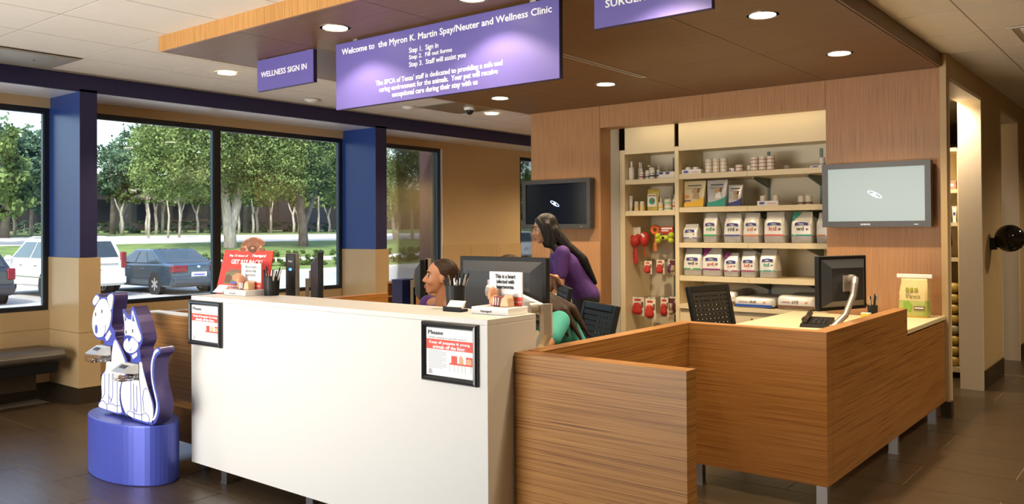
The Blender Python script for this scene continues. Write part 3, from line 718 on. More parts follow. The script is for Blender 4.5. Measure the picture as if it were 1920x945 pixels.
MB().box(-.088, .088, -.03, .03, 0, .064).build('box_body', M_lab, t, bev=.002); MB().box(-.085, -.04, -.0312, -.03, .040, .060).box(-.012, .03, -.0312, -.03, .040, .060).build('label', P['navy'], t)
ZM = 1.636
G2 = 'jars and bottles on the left bay lower shelf'
bottle(-4.454, 7.52, ZM, .024, .156, 'white squeeze tube standing on its cap at the far left of the left bay', 'tube', lab=P['brown'], grp=G2)
M_jarc = mat('clear_jar', (.60, .55, .40), .2)
bottle(-4.390, 7.53, ZM, .026, .096, 'left one of three clear lidded jars in the left bay', 'jar', lab=P['yellow'], grp=G2, body=M_jarc)
bottle(-4.324, 7.53, ZM, .027, .096, 'middle one of three clear lidded jars in the left bay', 'jar', lab=P['yellow'], grp=G2, body=M_jarc)
bottle(-4.272, 7.60, ZM, .024, .094, 'right one of three clear lidded jars partly behind the yellow pouch', 'jar', lab=P['yellow'], grp=G2, body=M_jarc)
t = thing('treat_pouch', 'tall yellow-green treat pouch with round picture in the left bay', 'pouch', (-4.20, 7.54, ZM))
wd, h = .13, .218
MB().loft([[(abs(math.cos(a))**.35*math.copysign(1, math.cos(a))*wd/2*sx, abs(math.sin(a))**.35*math.copysign(1, math.sin(a))*.03*sy, f*h) for a in [2*PI*k/20 for k in range(20)]] for f, sx, sy in ((0, .9, .9), (.05, .92, 1), (.4, .95, .85), (.8, 1, .3), (1, 1, .08))]).build('pouch', mat('pouch_lime', (.55, .45, .10), .35, .1, var=.2, vscale=20), t, smooth=True)
MB().box(-.052, .052, -.034, -.02, .04, .165).build('front_label', M_lab, t)
MB().lathe([(.0001, 0), (.034, 0), (.034, .002), (.0001, .002)], 20, M=Matrix.Translation((0, -.034, .095)) @ Matrix.Rotation(PI/2, 4, 'X')).build('round_picture', P['teal'], t)
MB().lathe([(.0001, 0), (.017, 0), (.017, .002), (.0001, .002)], 14, M=Matrix.Translation((.012, -.036, .10)) @ Matrix.Rotation(PI/2, 4, 'X')).build('picture_detail', P['brown'], t)
MB().box(-.045, .045, -.0345, -.034, .145, .155).build('title_line', P['brown'], t)
bottle(-4.112, 7.53, ZM, .026, .122, 'small white capped bottle beside the yellow-green pouch', lab=P['yellow'], grp=G2)
bottle(-4.075, 7.66, ZM, .030, .16, 'brown pump bottle behind the stacked tubs', 'pump', lab=P['brown'], grp=G2, body=pr('bottle_brown', (.16, .09, .04)))
for k, l in ((0, 'lower'), (1, 'upper')): bottle(-4.031, 7.535, ZM + k*.057, .042, .055, f'{l} one of two stacked wide tubs in the left bay', 'jar', lab=P['green'], grp=G2, body=M_lab)
bottle(-3.962, 7.53, ZM, .019, .164, 'slim spray bottle with red label against the shelf divider', 'spray', lab=P['red'], grp=G2)
# ------------------------------------------------------------------ toys hanging in the left bay
M_redr = pr('toy_red', (.52, .035, .025)); M_lime = pr('toy_lime', (.55, .62, .04)); M_orr = pr('toy_orange', (.80, .16, .03)); M_rope = mat('rope', (.42, .32, .20), .9, bump=.6, bscale=120)
M_foil = mat('toy_foil', (.70, .22, .05), .3, .3)
HOOKY = BY - .021
def hook(par, x, y, z): MB().tube([(x, HOOKY - .003 - y, z), (x, -.012, z), (x, -.018, z + .012)], .0025, 6).build('hook', M_steel, par)
def card(par, w_, h_, d=.004, mm=M_lab, nm='card', z=0, y=0, x=0): return MB().box(x - w_/2, x + w_/2, y - d/2, y + d/2, z - h_, z).build(nm, mm, par)
t = thing('rope_ball_toy', 'two red fabric ball toys with ribbon tails on a white card', 'dog toy', (-4.42, 7.62, 1.47))
card(t, .10, .09, x=-.03); MB().ball((-.025, -.03, -.145), (.058, .05, .06)).ball((.01, -.035, -.10), (.03, .03, .03)).ball((-.055, -.035, -.11), (.028, .028, .03)).build('red_ball', M_redr, t, smooth=True)
MB().ball((.078, -.02, -.125), (.054, .05, .078)).build('red_ball', M_redr, t, smooth=True)
for i, (dx, dz) in enumerate(((-.04, -.36), (-.03, -.38), (-.035, -.385), (.0, -.37))): MB().tube([(-.02 + dx*.1, -.03, -.18), (-.02 + dx*.6, -.035, -.27), (dx, -.03, dz)], .013, 8, flat=.3).build('ribbon', M_redr, t)
MB().tube([(.075, -.02, -.19), (.075, -.02, -.26), (.06, -.02, -.31)], .006, 6).tube([(.075, -.02, -.26), (.092, -.02, -.31)], .006, 6).build('cord', M_redr, t)
MB().poly([(.07, -.06), (.105, -.085), (.095, -.11), (.065, -.08)], -.07, -.066).build('swing_tag', M_paper, t); hook(t, -.03, 7.62, -.008)
t = thing('ring_toy', 'orange ring tug toy with a foil ribbon tail', 'dog toy', (-4.228, 7.62, 1.49))
b = MB(); pts = [(.037*math.cos(a), 0, -.05 + .037*math.sin(a)) for a in [2*PI*k/20 for k in range(21)]]; b.tube(pts, .018, 10).build('ring', M_orr, t, smooth=True)
MB().tube([(0, 0, -.10), (.004, 0, -.17), (-.004, 0, -.20), (0, 0, -.265)], [.008, .014, .022, .02], 10, flat=.5).build('foil_tail', M_foil, t); hook(t, 0, 7.62, -.02)
t = thing('bone_toy', 'lime green fuzzy bone toy on a red header card', 'dog toy', (-4.095, 7.60, 1.475))
card(t, .14, .075, x=.01, mm=M_redr); MB().box(-.05, .07, -.004, -.0025, -.03, -.012).box(-.05, .03, -.004, -.0025, -.05, -.038).build('card_print', M_paper, t)
MB().ball((0, -.03, -.115), (.06, .03, .028)).ball((-.075, -.03, -.095), .032).ball((-.07, -.03, -.145), .030).ball((.075, -.03, -.088), .033).ball((.072, -.03, -.142), .030).build('bone', M_lime, t, smooth=True)
MB().lathe([(.0001, 0), (.014, 0), (.014, .003), (.0001, .003)], 12, M=Matrix.Translation((-.004, -.060, -.115)) @ Matrix.Rotation(PI/2, 4, 'X')).build('squeaker', M_black, t); hook(t, .01, 7.60, -.006)
def carded(x, y, z, w_, h_, lab, mm=M_redr, grp='red rubber toys on cards in the left bay'):
    t = thing('carded_toy', lab, 'dog toy', (x, y, z), 0, grp)
    card(t, w_, h_); s = w_/.075
    MB().lathe([(.012*s, -h_*.93), (.030*s, -h_*.86), (.034*s, -h_*.72), (.027*s, -h_*.62), (.030*s, -h_*.53), (.022*s, -h_*.44), (.024*s, -h_*.37), (.012*s, -h_*.30)], 14, M=Matrix.Translation((-.005*s, -.012, 0)), sy=.5).build('rubber_toy', mm, t, smooth=True)
    MB().box(-w_*.32, w_*.22, -.0035, -.002, -h_*.20, -h_*.10).build('card_print', M_redr, t)
    MB().box(w_*.25, w_*.45, -.0035, -.002, -h_*.55, -h_*.25).build('card_print', P['brown'], t); hook(t, 0, y, -.006)
M_toypl = pr('toy_purple', (.14, .05, .14)); M_toydk = pr('toy_dark', (.10, .03, .03))
carded(-4.292, 7.58, 1.122, .085, .134, 'left front carded red toy on the middle hook row')
carded(-4.215, 7.70, 1.122, .075, .125, 'darker carded red toy behind the left one on the middle hook row', M_toydk)
carded(-4.150, 7.58, 1.136, .090, .145, 'second front carded red toy on the middle hook row')
carded(-4.068, 7.66, 1.138, .075, .145, 'carded purple toy right of the red ones on the middle hook row', M_toypl)
carded(-4.410, 7.58, .748, .135, .193, 'large carded red toy at the left of the bottom hook row')
carded(-4.330, 7.72, .742, .09, .18, 'carded toy behind the large left one on the bottom hook row', M_toydk)
carded(-4.245, 7.54, .742, .115, .210, 'large carded red toy hanging lowest and nearest on the bottom hook row')
carded(-4.160, 7.68, .748, .09, .20, 'carded red toy tucked behind the nearest one on the bottom hook row')
carded(-4.112, 7.78, .752, .09, .18, 'rearmost dark carded toy on the bottom hook row', M_toydk)
def rope_toy(x, y, z, L, lab):
    t = thing('rope_toy', lab, 'dog toy', (x, y, z), 0, 'knotted rope toys in the left bay'); card(t, .07, .05, mm=M_toydk)
    MB().tube([(0, -.01, -.05), (0, -.01, -L*.6)], .014, 8).ball((0, -.01, -L*.62), .024).build('knotted_rope', M_rope, t, smooth=True)
    for k in range(5): MB().tube([(0, -.01, -L*.66), ((k-2)*.014, -.014, -L)], [.009, .004], 6).build('strand', M_rope, t)
    hook(t, 0, y, -.006)
rope_toy(-4.018, 7.6, 1.135, .15, 'pale knotted rope toy at the right of the middle hook row')
rope_toy(-4.03, 7.58, .752, .22, 'pale frayed rope toy at the right of the bottom hook row')

# large bags lying on the base cabinet
def flat_bag(x0, x1, z, h, lab, band, code, y=7.44, dp=.45, top=M_bagg):
    wd = x1-x0; t = thing('large_food_bag', lab, 'bag', ((x0+x1)/2, y + dp/2, z), 0, 'large food bags lying on the base cabinet')
    rnd = random.Random(int(h*1000)); rings = []
    for f in (0, .03, .12, .5, .88, .97, 1):
        sc = .86 if f in (0, 1) else .96 if f in (.03, .97) else 1
        rings.append([(wd/2*abs(math.cos(a))**.4*math.copysign(1, math.cos(a))*sc, -dp/2 + f*dp, h/2 + h/2*abs(math.sin(a))**.5*math.copysign(1, math.sin(a))*sc*(1 if math.sin(a) < 0 else .9 + .1*math.sin(3*a + f*9))) for a in [2*PI*k/24 for k in range(24)]])
    o = MB().loft(rings).build('bag', [top, M_bagw], t, smooth=True)
    for p in o.data.polygons: p.material_index = 1 if p.center.y < -dp*.36 else 0
    MB().box(-wd*.46, wd*.46, -dp/2 - .004, -dp/2 + .01, h*.08, h*.30).build('colour_band', band, t)
    text(code, .05, P['brown'], t, (-wd*.02, -dp/2 - .0045, h*.45), bold=.01, fit=(wd*.16, h*.22))
    MB().poly([(wd*.24, h*.45), (wd*.30, h*.47), (wd*.31, h*.60), (wd*.27, h*.54), (wd*.24, h*.60)], -dp/2 - .004, -dp/2 + .01).build('pet_mark', P['orange'], t)
    text('canine', .05, P['maroon'], t, (-wd*.26, -dp/2 - .0045, h*.47), fit=(wd*.22, h*.12))
    return t
flat_bag(-3.307, -2.924, .716, .105, 'white ended food bag with a bright blue band lying on the base cabinet', pr('bright_blue', (.02, .09, .42)), 'dd')
flat_bag(-2.896, -2.547, .716, .135, 'white ended food bag with a brown foot lying beside the right monitor', P['brown'], 'z/d')
t = flat_bag(-3.42, -3.315, .716, .15, 'brown-sided food bag lying behind the mesh chair at the left', P['brown'], 'd', y=7.5)
for z, l in ((.716, 'lower'), (.806, 'upper')):
    t = thing('rolled_bag', f'{l} white rolled bag with dark red stripe half hidden by the right monitor', 'bag', (-2.455, 7.62, z), 0, 'rolled white bags')
    MB().lathe([(.036, -.16), (.044, -.15), (.044, .15), (.036, .16)], 18, M=Matrix.Translation((0, 0, .045)) @ Matrix.Rotation(PI/2, 4, 'X')).build('roll', M_paper, t, smooth=False)
    MB().lathe([(.0445, .05), (.0445, .11)], 18, cap=False, M=Matrix.Translation((0, 0, .045)) @ Matrix.Rotation(PI/2, 4, 'X')).build('stripe', P['maroon'], t)

# ------------------------------------------------------------------ wall televisions
M_scr_dark = mat('screen_dark', (.006, .008, .014), .12); M_scr_lit = mat('screen_lit', (.30, .35, .31), .25, emit=.92); M_scr_lit.node_tree.nodes['Principled BSDF'].inputs['Base Color'].default_value = (.03, .03, .03, 1); M_bez = mat('television_bezel', (.045, .045, .048), .35)
M_glow = mat('screen_emblem', (.45, .60, .95), .4, emit=1.0)
def tv(label, x0, x1, y, z0, z1, screen, lx, lz, brand):
    t = thing('wall_television', label, 'television', ((x0+x1)/2, y, z0)); hw = (x1-x0)/2; h = z1-z0; bz = .042
    MB().box(-hw, hw, .022, .085, 0, h).build('housing', M_bez, t, bev=.004)
    for nm, a in (('bezel', (-hw, hw, h - bz, h)), ('bezel', (-hw, hw, 0, bz + .005)), ('bezel', (-hw, -hw + bz, bz + .005, h - bz)), ('bezel', (hw - bz, hw, bz + .005, h - bz))):
        MB().box(a[0], a[1], 0, .022, a[2], a[3]).build(nm, M_bez, t)
    MB().box(-hw + bz, hw - bz, .014, .021, bz + .005, h - bz).build('screen', screen, t)
    cx_ = lx - (x0+x1)/2; cz_ = lz - z0
    pts = [(cx_ + .052*math.cos(a), .0125, cz_ - .024*math.cos(a) + .017*math.sin(a)) for a in [2*PI*k/24 for k in range(25)]]
    MB().tube(pts, .0035, 6).build('screen_emblem', M_glow, t)
    MB().poly([(cx_ - .03, cz_ + .006), (cx_ - .005, cz_ + .012), (cx_ + .012, cz_ + .010), (cx_ + .006, cz_ - .006), (cx_ + .025, cz_ - .016), (cx_ - .002, cz_ - .022), (cx_ - .012, cz_ - .006)], .012, .0139).build('screen_emblem', M_glow, t)
    MB().box(-.18, .18, .085, YW - .006 - y, h*.25, h*.75).build('wall_mount', M_black, t)
    if brand: text('SAMSUNG', .02, M_alu, t, (-.07, -.0006, .016), bold=.03, fit=(.075, .013))
    MB().box(hw - .12, hw - .09, -.001, 0, .018, .022).build('power_light', M_alu, t)
    return t
tv('dark-screened wall television with a blue emblem behind the standing woman', -5.452, -4.602, 6.98, 1.458, 1.962, M_scr_dark, -5.04, 1.714, False)
tv('pale lit wall television with emblem right of the shelf niche', -2.318, -1.503, 6.96, 1.455, 1.967, M_scr_lit, -1.912, 1.713, True)

# ------------------------------------------------------------------ monitors, computers
M_monback = mat('monitor_back', (.045, .050, .058), .28)
def monitor(label, loc, rz, wd=.50, h=.33, stand=False, backm=M_monback):
    """screen faces local +y, back faces local -y"""
    t = thing('computer_monitor', label, 'monitor', loc, rz)
    MB().box(-wd/2, wd/2, -.012, .022, 0, h).build('frame', M_black, t, bev=.005)
    MB().box(-wd/2 + .018, wd/2 - .018, .0222, .024, .022, h - .018).build('screen', M_scr_dark, t)
    i0, i1 = .022, .075
    MB().loft([[(-wd/2 + i0, -.0125, i0), (wd/2 - i0, -.0125, i0), (wd/2 - i0, -.0125, h - i0), (-wd/2 + i0, -.0125, h - i0)], [(-wd/2 + i1, -.050, i1*.8), (wd/2 - i1, -.050, i1*.8), (wd/2 - i1, -.050, h - i1), (-wd/2 + i1, -.050, h - i1)]]).build('back_shell', backm, t)
    MB().box(-.05, .05, -.062, -.051, h*.5 - .05, h*.5 + .05).build('mount_plate', M_silver, t)
    if stand:
        MB().box(-.03, .03, -.085, -.063, -loc[2] + .76, h*.5).build('stand_neck', M_silver, t); MB().box(-.12, .12, -.16, .08, .746 - loc[2], .760 - loc[2]).build('stand_base', M_black, t, bev=.004)
    return t
t = monitor('large black flat monitor seen from behind on a silver arm over the counter', (-2.765, 3.37, .975), R(-1), .585, .335)
q = MB(); q.box(-.022, .022, -.10, -.063, .135, .185).tube([(-.02, -.10, .165), (.14, -.10, .150), (.33, -.10, .088)], .016, 8, flat=1.9); q.build('arm_link', M_silver, t)
MB().lathe([(.0001, -.012), (.030, -.012), (.034, 0), (.034, .05), (.0001, .05)], 20, M=Matrix.Translation((.298, -.128, .095)) @ Matrix.Rotation(PI/2, 4, 'X')).build('arm_joint', M_silver, t)
MB().tube([(.345, -.085, .115), (.348, -.085, -.03), (.325, -.085, -.07), (.24, -.085, -.16)], .032, 10).box(.20, .28, -.13, -.04, -.227, -.15).build('arm_post', M_silver, t)
MB().tube([(.24, -.05, .02), (.30, -.05, -.02), (.27, -.05, -.08), (.2, -.05, -.1)], .006, 6).build('cable', M_black, t)
# left end of the counter: computer and monitor edge on
def slimpc(label, loc, rz, h=.26):
    t = thing('slim_computer', label, 'computer', loc, rz)
    MB().box(-.028, .028, -.05, .05, .012, h).build('case', M_silver, t, bev=.004); MB().box(-.029, .029, -.062, -.051, .012, h).build('front_panel', M_blackm, t, bev=.004)
    MB().box(-.045, .045, -.05, .05, 0, .012).build('foot', M_black, t)
    MB().lathe([(.0001, 0), (.009, 0), (.009, .002), (.0001, .002)], 14, M=Matrix.Translation((.0, -.0622, h*.83)) @ Matrix.Rotation(PI/2, 4, 'X')).build('power_button', mat('blue_led', (.03, .12, 1), .4, emit=6), t)
    text('hp', .02, M_alu, t, (0, -.0625, h*.91), fit=(.022, .014))
    return t
slimpc('slim black fronted computer with a blue light at the left end of the counter', (-4.325, 3.22, .746), R(38), .565)
monitor('black monitor turned edge on beside the pen cup at the counter left end', (-4.245, 3.36, .985), R(-39), .47, .335, True)
slimpc('silver slim computer with blue light on the far left desk', (-4.55, 4.62, .746), R(30), .485)
monitor('thin black monitor edge on at the far left desk behind the blue box', (-4.375, 4.40, .93), R(-46), .45, .31, True)
t = thing('file_box', 'dark blue file box standing on the left desk behind the counter', 'box', (-4.49, 4.33, .746))
MB().box(-.058, .052, -.07, .07, 0, .335).build('box_shell', pr('box_blue', (.012, .02, .12)), t, bev=.003); MB().box(-.060, .054, -.072, .072, .3355, .345).build('box_lid', pr('box_lid', (.02, .03, .16)), t)
t = thing('letter_tray', 'small wooden letter tray beside the dark blue box', 'tray', (-4.60, 4.36, .746))
for z in (.0, .11, .21, .31): MB().box(-.03, .025, -.06, .06, z, z + .012).build('shelf', M_woodh, t)
MB().box(-.04, -.031, -.06, .06, 0, .322).build('side', M_woodh, t); MB().box(.0255, .034, -.06, .06, 0, .322).build('side', M_woodh, t)
# right hand desk monitor on its arm
t = monitor('black monitor seen from behind on a silver arm at the low right desk', (-1.69, 5.42, .935), R(68), .44, .34)
MB().lathe([(.0001, 0), (.024, 0), (.024, .035), (.0001, .035)], 18, M=Matrix.Translation((0, -.063, .20)) @ Matrix.Rotation(PI/2, 4, 'X')).build('arm_joint', M_silver, t)
MB().tube([(0, -.105, .205), (-.02, -.115, .17), (-.035, -.115, .10), (-.11, -.115, -.02), (-.22, -.10, -.10), (-.22, -.10, -.185)], [.02, .022, .020, .02, .02, .024], 10).build('arm_link', M_silver, t)
t = thing('telephone', 'black desk telephone lying on the low right worktop', 'telephone', (-2.07, 6.09, .746), R(8))
MB().loft([[(-.10, -.13, 0), (.10, -.13, 0), (.10, .13, 0), (-.10, .13, 0)], [(-.095, -.12, .022), (.095, -.12, .022), (.095, .12, .055), (-.095, .12, .055)]]).build('phone_base', M_black, t)
MB().tube([(-.07, -.10, .05), (-.07, .0, .062), (-.07, .10, .078)], [.022, .016, .022], 8).build('handset', M_blackm, t)
for i in range(3):
    for j in range(4): MB().box(-.02 + i*.032, .004 + i*.032, -.09 + j*.03, -.07 + j*.03, .028 + j*.003, .042 + j*.003).build('key', M_monback, t)
def pen_cup(label, loc, h=.112, r0=.042, r1=.048, n=9, seed=1, pent=None):
    t = thing('pen_cup', label, 'pen holder', loc); rnd = random.Random(seed)
    MB().lathe([(r0, 0), (r0*1.02, .004), (r1, h), (r1 - .004, h), (r0 - .004, .006), (.0001, .006)], 20, cap=False).build('cup', M_black, t, smooth=False)
    for k in range(n):
        a = 2*PI*k/n + .3; rr = r0*.55; lean = rnd.uniform(.3, 1.0)
        p0 = Vector((rr*.4*math.cos(a), rr*.4*math.sin(a), .008)); d = Vector((math.cos(a)*lean*.42, math.sin(a)*lean*.42, 1)).normalized()
        L = rnd.uniform(.135, .175)
        p = MB().tube([p0, p0 + d*L*.8, p0 + d*L], [.0052, .0052, .0040], 8).build('pen', M_black if k % 4 else M_silver, t)
        MB().tube([p0 + d*L*.62 + Vector((.006, 0, 0)), p0 + d*L*.85 + Vector((.007, 0, 0))], .0018, 5).build('clip', M_silver, p)
    return t
pen_cup('black pen cup at the left end of the counter by the red poster', (-4.215, 2.985, 1.0705), n=9, seed=2)
pen_cup('black pen cup on the counter in front of the seated woman in purple', (-2.745, 2.985, 1.0705), .115, seed=5, n=10)
t = pen_cup('small black pen cup on the ledge behind the right monitor', (-1.86, 6.70, .7755), .085, .034, .038, 6, 8)
t = thing('sticky_notes', 'small yellow block of paper notes beside the right pen cup', 'paper', (-1.88, 6.60, .7755)); MB().box(-.03, .03, -.03, .03, 0, .03).build('note_block', pr('note_yellow', (.80, .55, .05)), t); MB().box(-.03, .03, -.03, .03, .0302, .034).build('top_note', M_paper, t)
t = thing('side_cabinet', 'low cream cabinet by the timber wall behind the standing woman', 'cabinet', (-4.76, 6.78, 0)); MB().box(-.22, .22, -.25, .25, 0, .77).build('cabinet_body', M_cream, t); MB().box(-.23, .23, -.26, .26, .771, .80).build('cabinet_top', M_cream, t); MB().box(-.20, .20, -.262, -.2505, .05, .74).build('cabinet_door', M_cream, t)
t = thing('notepad', 'yellow notepad lying on the low cream cabinet', 'notepad', (-4.62, 6.64, .8005)); MB().box(-.06, .06, -.05, .05, 0, .02).build('pad', pr('pad_yellow', (.80, .65, .10)), t); MB().box(-.05, .05, -.04, .04, .0202, .022).build('top_sheet', M_paper, t)

# ------------------------------------------------------------------ counter top displays
M_heart = pr('heart_pink', (.62, .30, .16)); M_heartd = pr('heart_dark', (.22, .03, .04))
def heart_display(label, loc, rz, dim):
    t = thing('heart_model', label, 'anatomical display', loc, rz)
    MB().box(-.105, .105, -.075, .075, 0, .032).build('base', M_paper, t, bev=.003)
    text('Heartgard', .02, M_ink if not dim else M_inkg, t, (-.02, -.0756, .010), bold=.015, fit=(.062, .012))
    c = MB(); c.box(-.085, .105, .032, .040, .0325, .187).build('backing_card', M_paper, t, bev=.004)
    MB().box(-.085, .105, .0305, .0318, .035, .074).build('red_band', M_red, t)
    im = M_ink if not dim else M_inkg
    for i, l in enumerate(('This is a heart', 'infected with', 'heartworms.')): text(l, .02, im, t, (.01, .0305, .158 - i*.024), bold=.02, fit=(.115 if i == 0 else .10, .019))
    text('Heartgard', .02, M_signw, t, (.075, .0300, .050), fit=(.05, .010))
    MB().ball((-.035, -.005, .085), (.017, .03, .036)).ball((-.02, -.01, .058), (.026, .026, .025)).build('heart_left', M_heart, t, smooth=True)
    MB().poly([(.025, .0325), (.075, .0325), (.072, .072), (.055, .088), (.035, .070)], -.035, .015).build('heart_block', pr('heart_block', (.72, .45, .26)), t, bev=.006)
    MB().box(-.02, .035, -.028, .012, .0325, .078).build('heart_core', M_heartd, t, bev=.006)
    for k in range(3): MB().tube([(-.012 + k*.012, -.030, .040), (-.006 + k*.012, -.034, .055), (-.012 + k*.014, -.031, .074)], .0025, 6).build('worm', M_paper, t)
    return t
heart_display('heartworm display with bold lettering at the right corner of the counter', (-2.435, 2.945, 1.0705), R(2), False)
heart_display('heartworm display with faint lettering standing before the red poster', (-4.385, 2.92, 1.0705), R(2), True)
# red rebate poster with the cut-out puppy
t = thing('poster_stand', 'red rebate poster with a brown puppy on its top at the counter left end', 'poster', (-4.50, 3.015, 1.0705))
tl = Matrix.Rotation(R(-6), 4, 'X')
MB().poly([(-.345, .0), (.20, .0), (.225, .262), (-.285, .262)], -.003, .003, M=tl).build('board', pr('poster_red', (.80, .045, .025)), t)
def pp(nm, pts, mm, d): MB().poly(fz(pts) if nm.startswith('puppy') else pts, -d, -.003, M=tl).build(nm, mm, t)
def ptx(b, x, z, wd, hh, mm=M_signw, sh=.2):
    o = text(b, .03, mm, t, (0, 0, 0), bold=.03, fit=(wd, hh), shear=sh); o.matrix_local = tl @ Matrix.Translation((x, -.0045, z)) @ Matrix.Rotation(PI/2, 4, 'X')
ptx('Buy 12 doses of', -.125, .222, .20, .017); ptx('Heartgard', .09, .223, .14, .022); ptx('GET $12 BACK!', -.035, .177, .33, .032)
pp('brown_tab', [(-.225, .122), (-.085, .122), (-.085, .142), (-.225, .142)], P['brown'], .0042); pp('brown_tab', [(-.015, .122), (.12, .122), (.12, .142), (-.015, .142)], P['brown'], .0042)
pp('photo_print', [(-.265, .05), (-.075, .05), (-.075, .121), (-.25, .121)], pr('photo_green', (.16, .18, .06)), .0041)
pp('photo_dogs', [(-.17, .075), (-.12, .06), (-.078, .07), (-.078, .115), (-.13, .120), (-.18, .10)], pr('photo_tan', (.50, .24, .12)), .0044)
pp('photo_dogs', [(-.262, .06), (-.20, .055), (-.18, .09), (-.21, .112), (-.25, .10)], pr('photo_brown', (.14, .07, .04)), .0044)
pp('photo_cloth', [(-.21, .052), (-.10, .052), (-.15, .068)], pr('photo_blue', (.10, .16, .55)), .0046)
pp('coupon', [(-.285, .004), (-.095, .004), (-.08, .048), (-.27, .048)], pr('coupon_red', (.50, .08, .05)), .0042)
ptx('BUY 12 DOSES,', -.175, .030, .15, .013, sh=0); ptx('GET 12 BACK!', -.175, .012, .14, .013, sh=0)
M_pup = mat('puppy_brown', (.24, .085, .035), .6); M_pupd = mat('puppy_dark', (.12, .04, .02), .6); M_pupl = mat('puppy_light', (.50, .25, .13), .6)
def blob(c, r, n=18): return [(c[0] + r[0]*math.cos(2*PI*k/n), c[1] + r[1]*math.sin(2*PI*k/n)) for k in range(n)]
pz = .262
fz = lambda pts: [(x, pz + (z - pz)*.66) for x, z in pts]
pp('puppy_cutout', [(-.13, pz - .01), (-.135, pz + .015), (-.10, pz + .028), (-.115, pz + .045), (-.105, pz + .07), (-.06, pz + .105), (-.015, pz + .125), (.04, pz + .125), (.08, pz + .115), (.13, pz + .085), (.135, pz + .06), (.10, pz + .035), (.125, pz + .025), (.13, pz + .0), (.03, pz - .005)], M_pupl, .0035)
pp('puppy_head', blob((.015, pz + .055), (.068, .066)), M_pup, .0060); pp('puppy_ear', [(-.055, pz + .10), (-.10, pz + .07), (-.11, pz + .045), (-.09, pz + .035), (-.06, pz + .05), (-.04, pz + .09)], M_pup, .0064)
pp('puppy_ear', [(.075, pz + .105), (.125, pz + .08), (.13, pz + .06), (.105, pz + .045), (.08, pz + .06), (.062, pz + .095)], M_pup, .0064)
pp('puppy_muzzle', blob((.015, pz + .012), (.045, .034)), M_pupd, .0070); pp('puppy_nose', blob((.018, pz + .022), (.018, .011)), M_pupl, .0076)
for sx in (-.024, .058): pp('puppy_eye', blob((sx, pz + .058), (.013, .010)), M_pupl, .0068); pp('puppy_pupil', blob((sx, pz + .058), (.006, .006)), M_black, .0074)
for sx in (-.10, .10): pp('puppy_paw', blob((sx + .01, pz + .008), (.034, .018)), M_pup, .0066)
MB().poly([(.008, .0), (.027, .18), (.10, .0)], -.12, -.116, 'yz').build('easel_back', M_paper, t)
t = thing('leaflet_holder', 'low clear leaflet holder left of the heart display by the poster', 'holder', (-4.60, 2.91, 1.0705))
MB().box(-.07, .05, -.04, .04, 0, .006).build('holder_base', M_acryl, t); MB().box(-.06, .04, -.035, .035, .007, .012).build('leaflets', M_paper, t); MB().loft([[(-.06, -.03, .013), (.04, -.03, .013), (.04, .0, .013), (-.06, 0, .013)], [(-.06, .01, .05), (.04, .01, .05), (.04, .016, .05), (-.06, .016, .05)]]).build('top_leaflet', M_paper, t)
t = thing('card_holder', 'black business card holder holding white cards beside the right pen cup', 'card holder', (-2.665, 2.90, 1.0705), R(3))
MB().box(-.055, .055, -.025, .025, 0, .012).box(-.055, .055, -.028, -.022, .0, .022).build('holder', M_black, t, bev=.002)
MB().loft([[(-.045, -.019, .013), (.045, -.019, .013), (.045, .002, .013), (-.045, .002, .013)], [(-.045, .015, .048), (.045, .015, .048), (.045, .024, .048), (-.045, .024, .048)]]).build('cards', M_paper, t)
MB().box(-.01, .03, -.006, -.004, .0325, .0335).build('card_print', M_inkg, t) if False else None

# ------------------------------------------------------------------ green litter bag on the ledge
t = thing('litter_bag', 'yellow-green paper bag with rolled white top on the desk ledge', 'bag', (-1.60, 6.86, .7755), R(-3))
wd, dp, h = .205, .11, .30; rnd = random.Random(4); rings = []
for f, sx, sy in ((0, .97, .95), (.03, 1, 1), (.2, 1.02, 1.05), (.42, .99, .95), (.5, .965, .9), (.58, .99, .85), (.75, .96, .5), (.9, .93, .22), (1, .92, .10)):
    rings.append([(abs(math.cos(a))**.3*math.copysign(1, math.cos(a))*wd/2*sx + (rnd.uniform(-.004, .004) if f > .1 else 0), abs(math.sin(a))**.3*math.copysign(1, math.sin(a))*dp/2*sy + (rnd.uniform(-.005, .005) if .1 < f < .9 else 0), f*h) for a in [2*PI*k/28 for k in range(28)]])
o = MB().loft(rings).build('bag', [mat('bag_cream', (.68, .55, .25), .4, var=.08, vscale=12), pr('bag_amber', (.62, .36, .03)), mat('bag_green_fields', (.58, .50, .20), .45, var=.5, vscale=9, c2=(.30, .42, .08))], t, smooth=True)
for p in o.data.polygons: p.material_index = 1 if p.center.z < .03 else 2 if p.center.z < .13 else 0
MB().box(-.125, .125, -.012, .012, h - .008, h + .022).build('rolled_top', M_paper, t, bev=.004)
text('Paws', .05, pr('bag_lettering', (.22, .22, .05)), t, (.005, -dp/2 - .003, .145), bold=.01, fit=(.10, .030))
for xx in (-.01, .022, -.04): MB().poly([(xx - .012, .195), (xx, .190), (xx + .012, .200), (xx + .006, .222), (xx - .006, .220)], -dp/2 - .0, -dp/2 + .02).build('paw_print', pr('paw_olive', (.34, .34, .04)), t)
MB().poly([(-.07, .05), (-.01, .045), (.0, .09), (-.03, .125), (-.06, .11)], -dp/2 - .006, -dp/2 + .01).build('leaf_print', pr('leaf_green', (.22, .40, .04)), t)
MB().box(.01, .085, -dp/2 - .007, -dp/2 + .01, .055, .085).build('brown_label', P['brown'], t)
MB().box(.016, .078, -dp/2 - .008, -dp/2, .068, .076).build('label_line', M_paper, t)

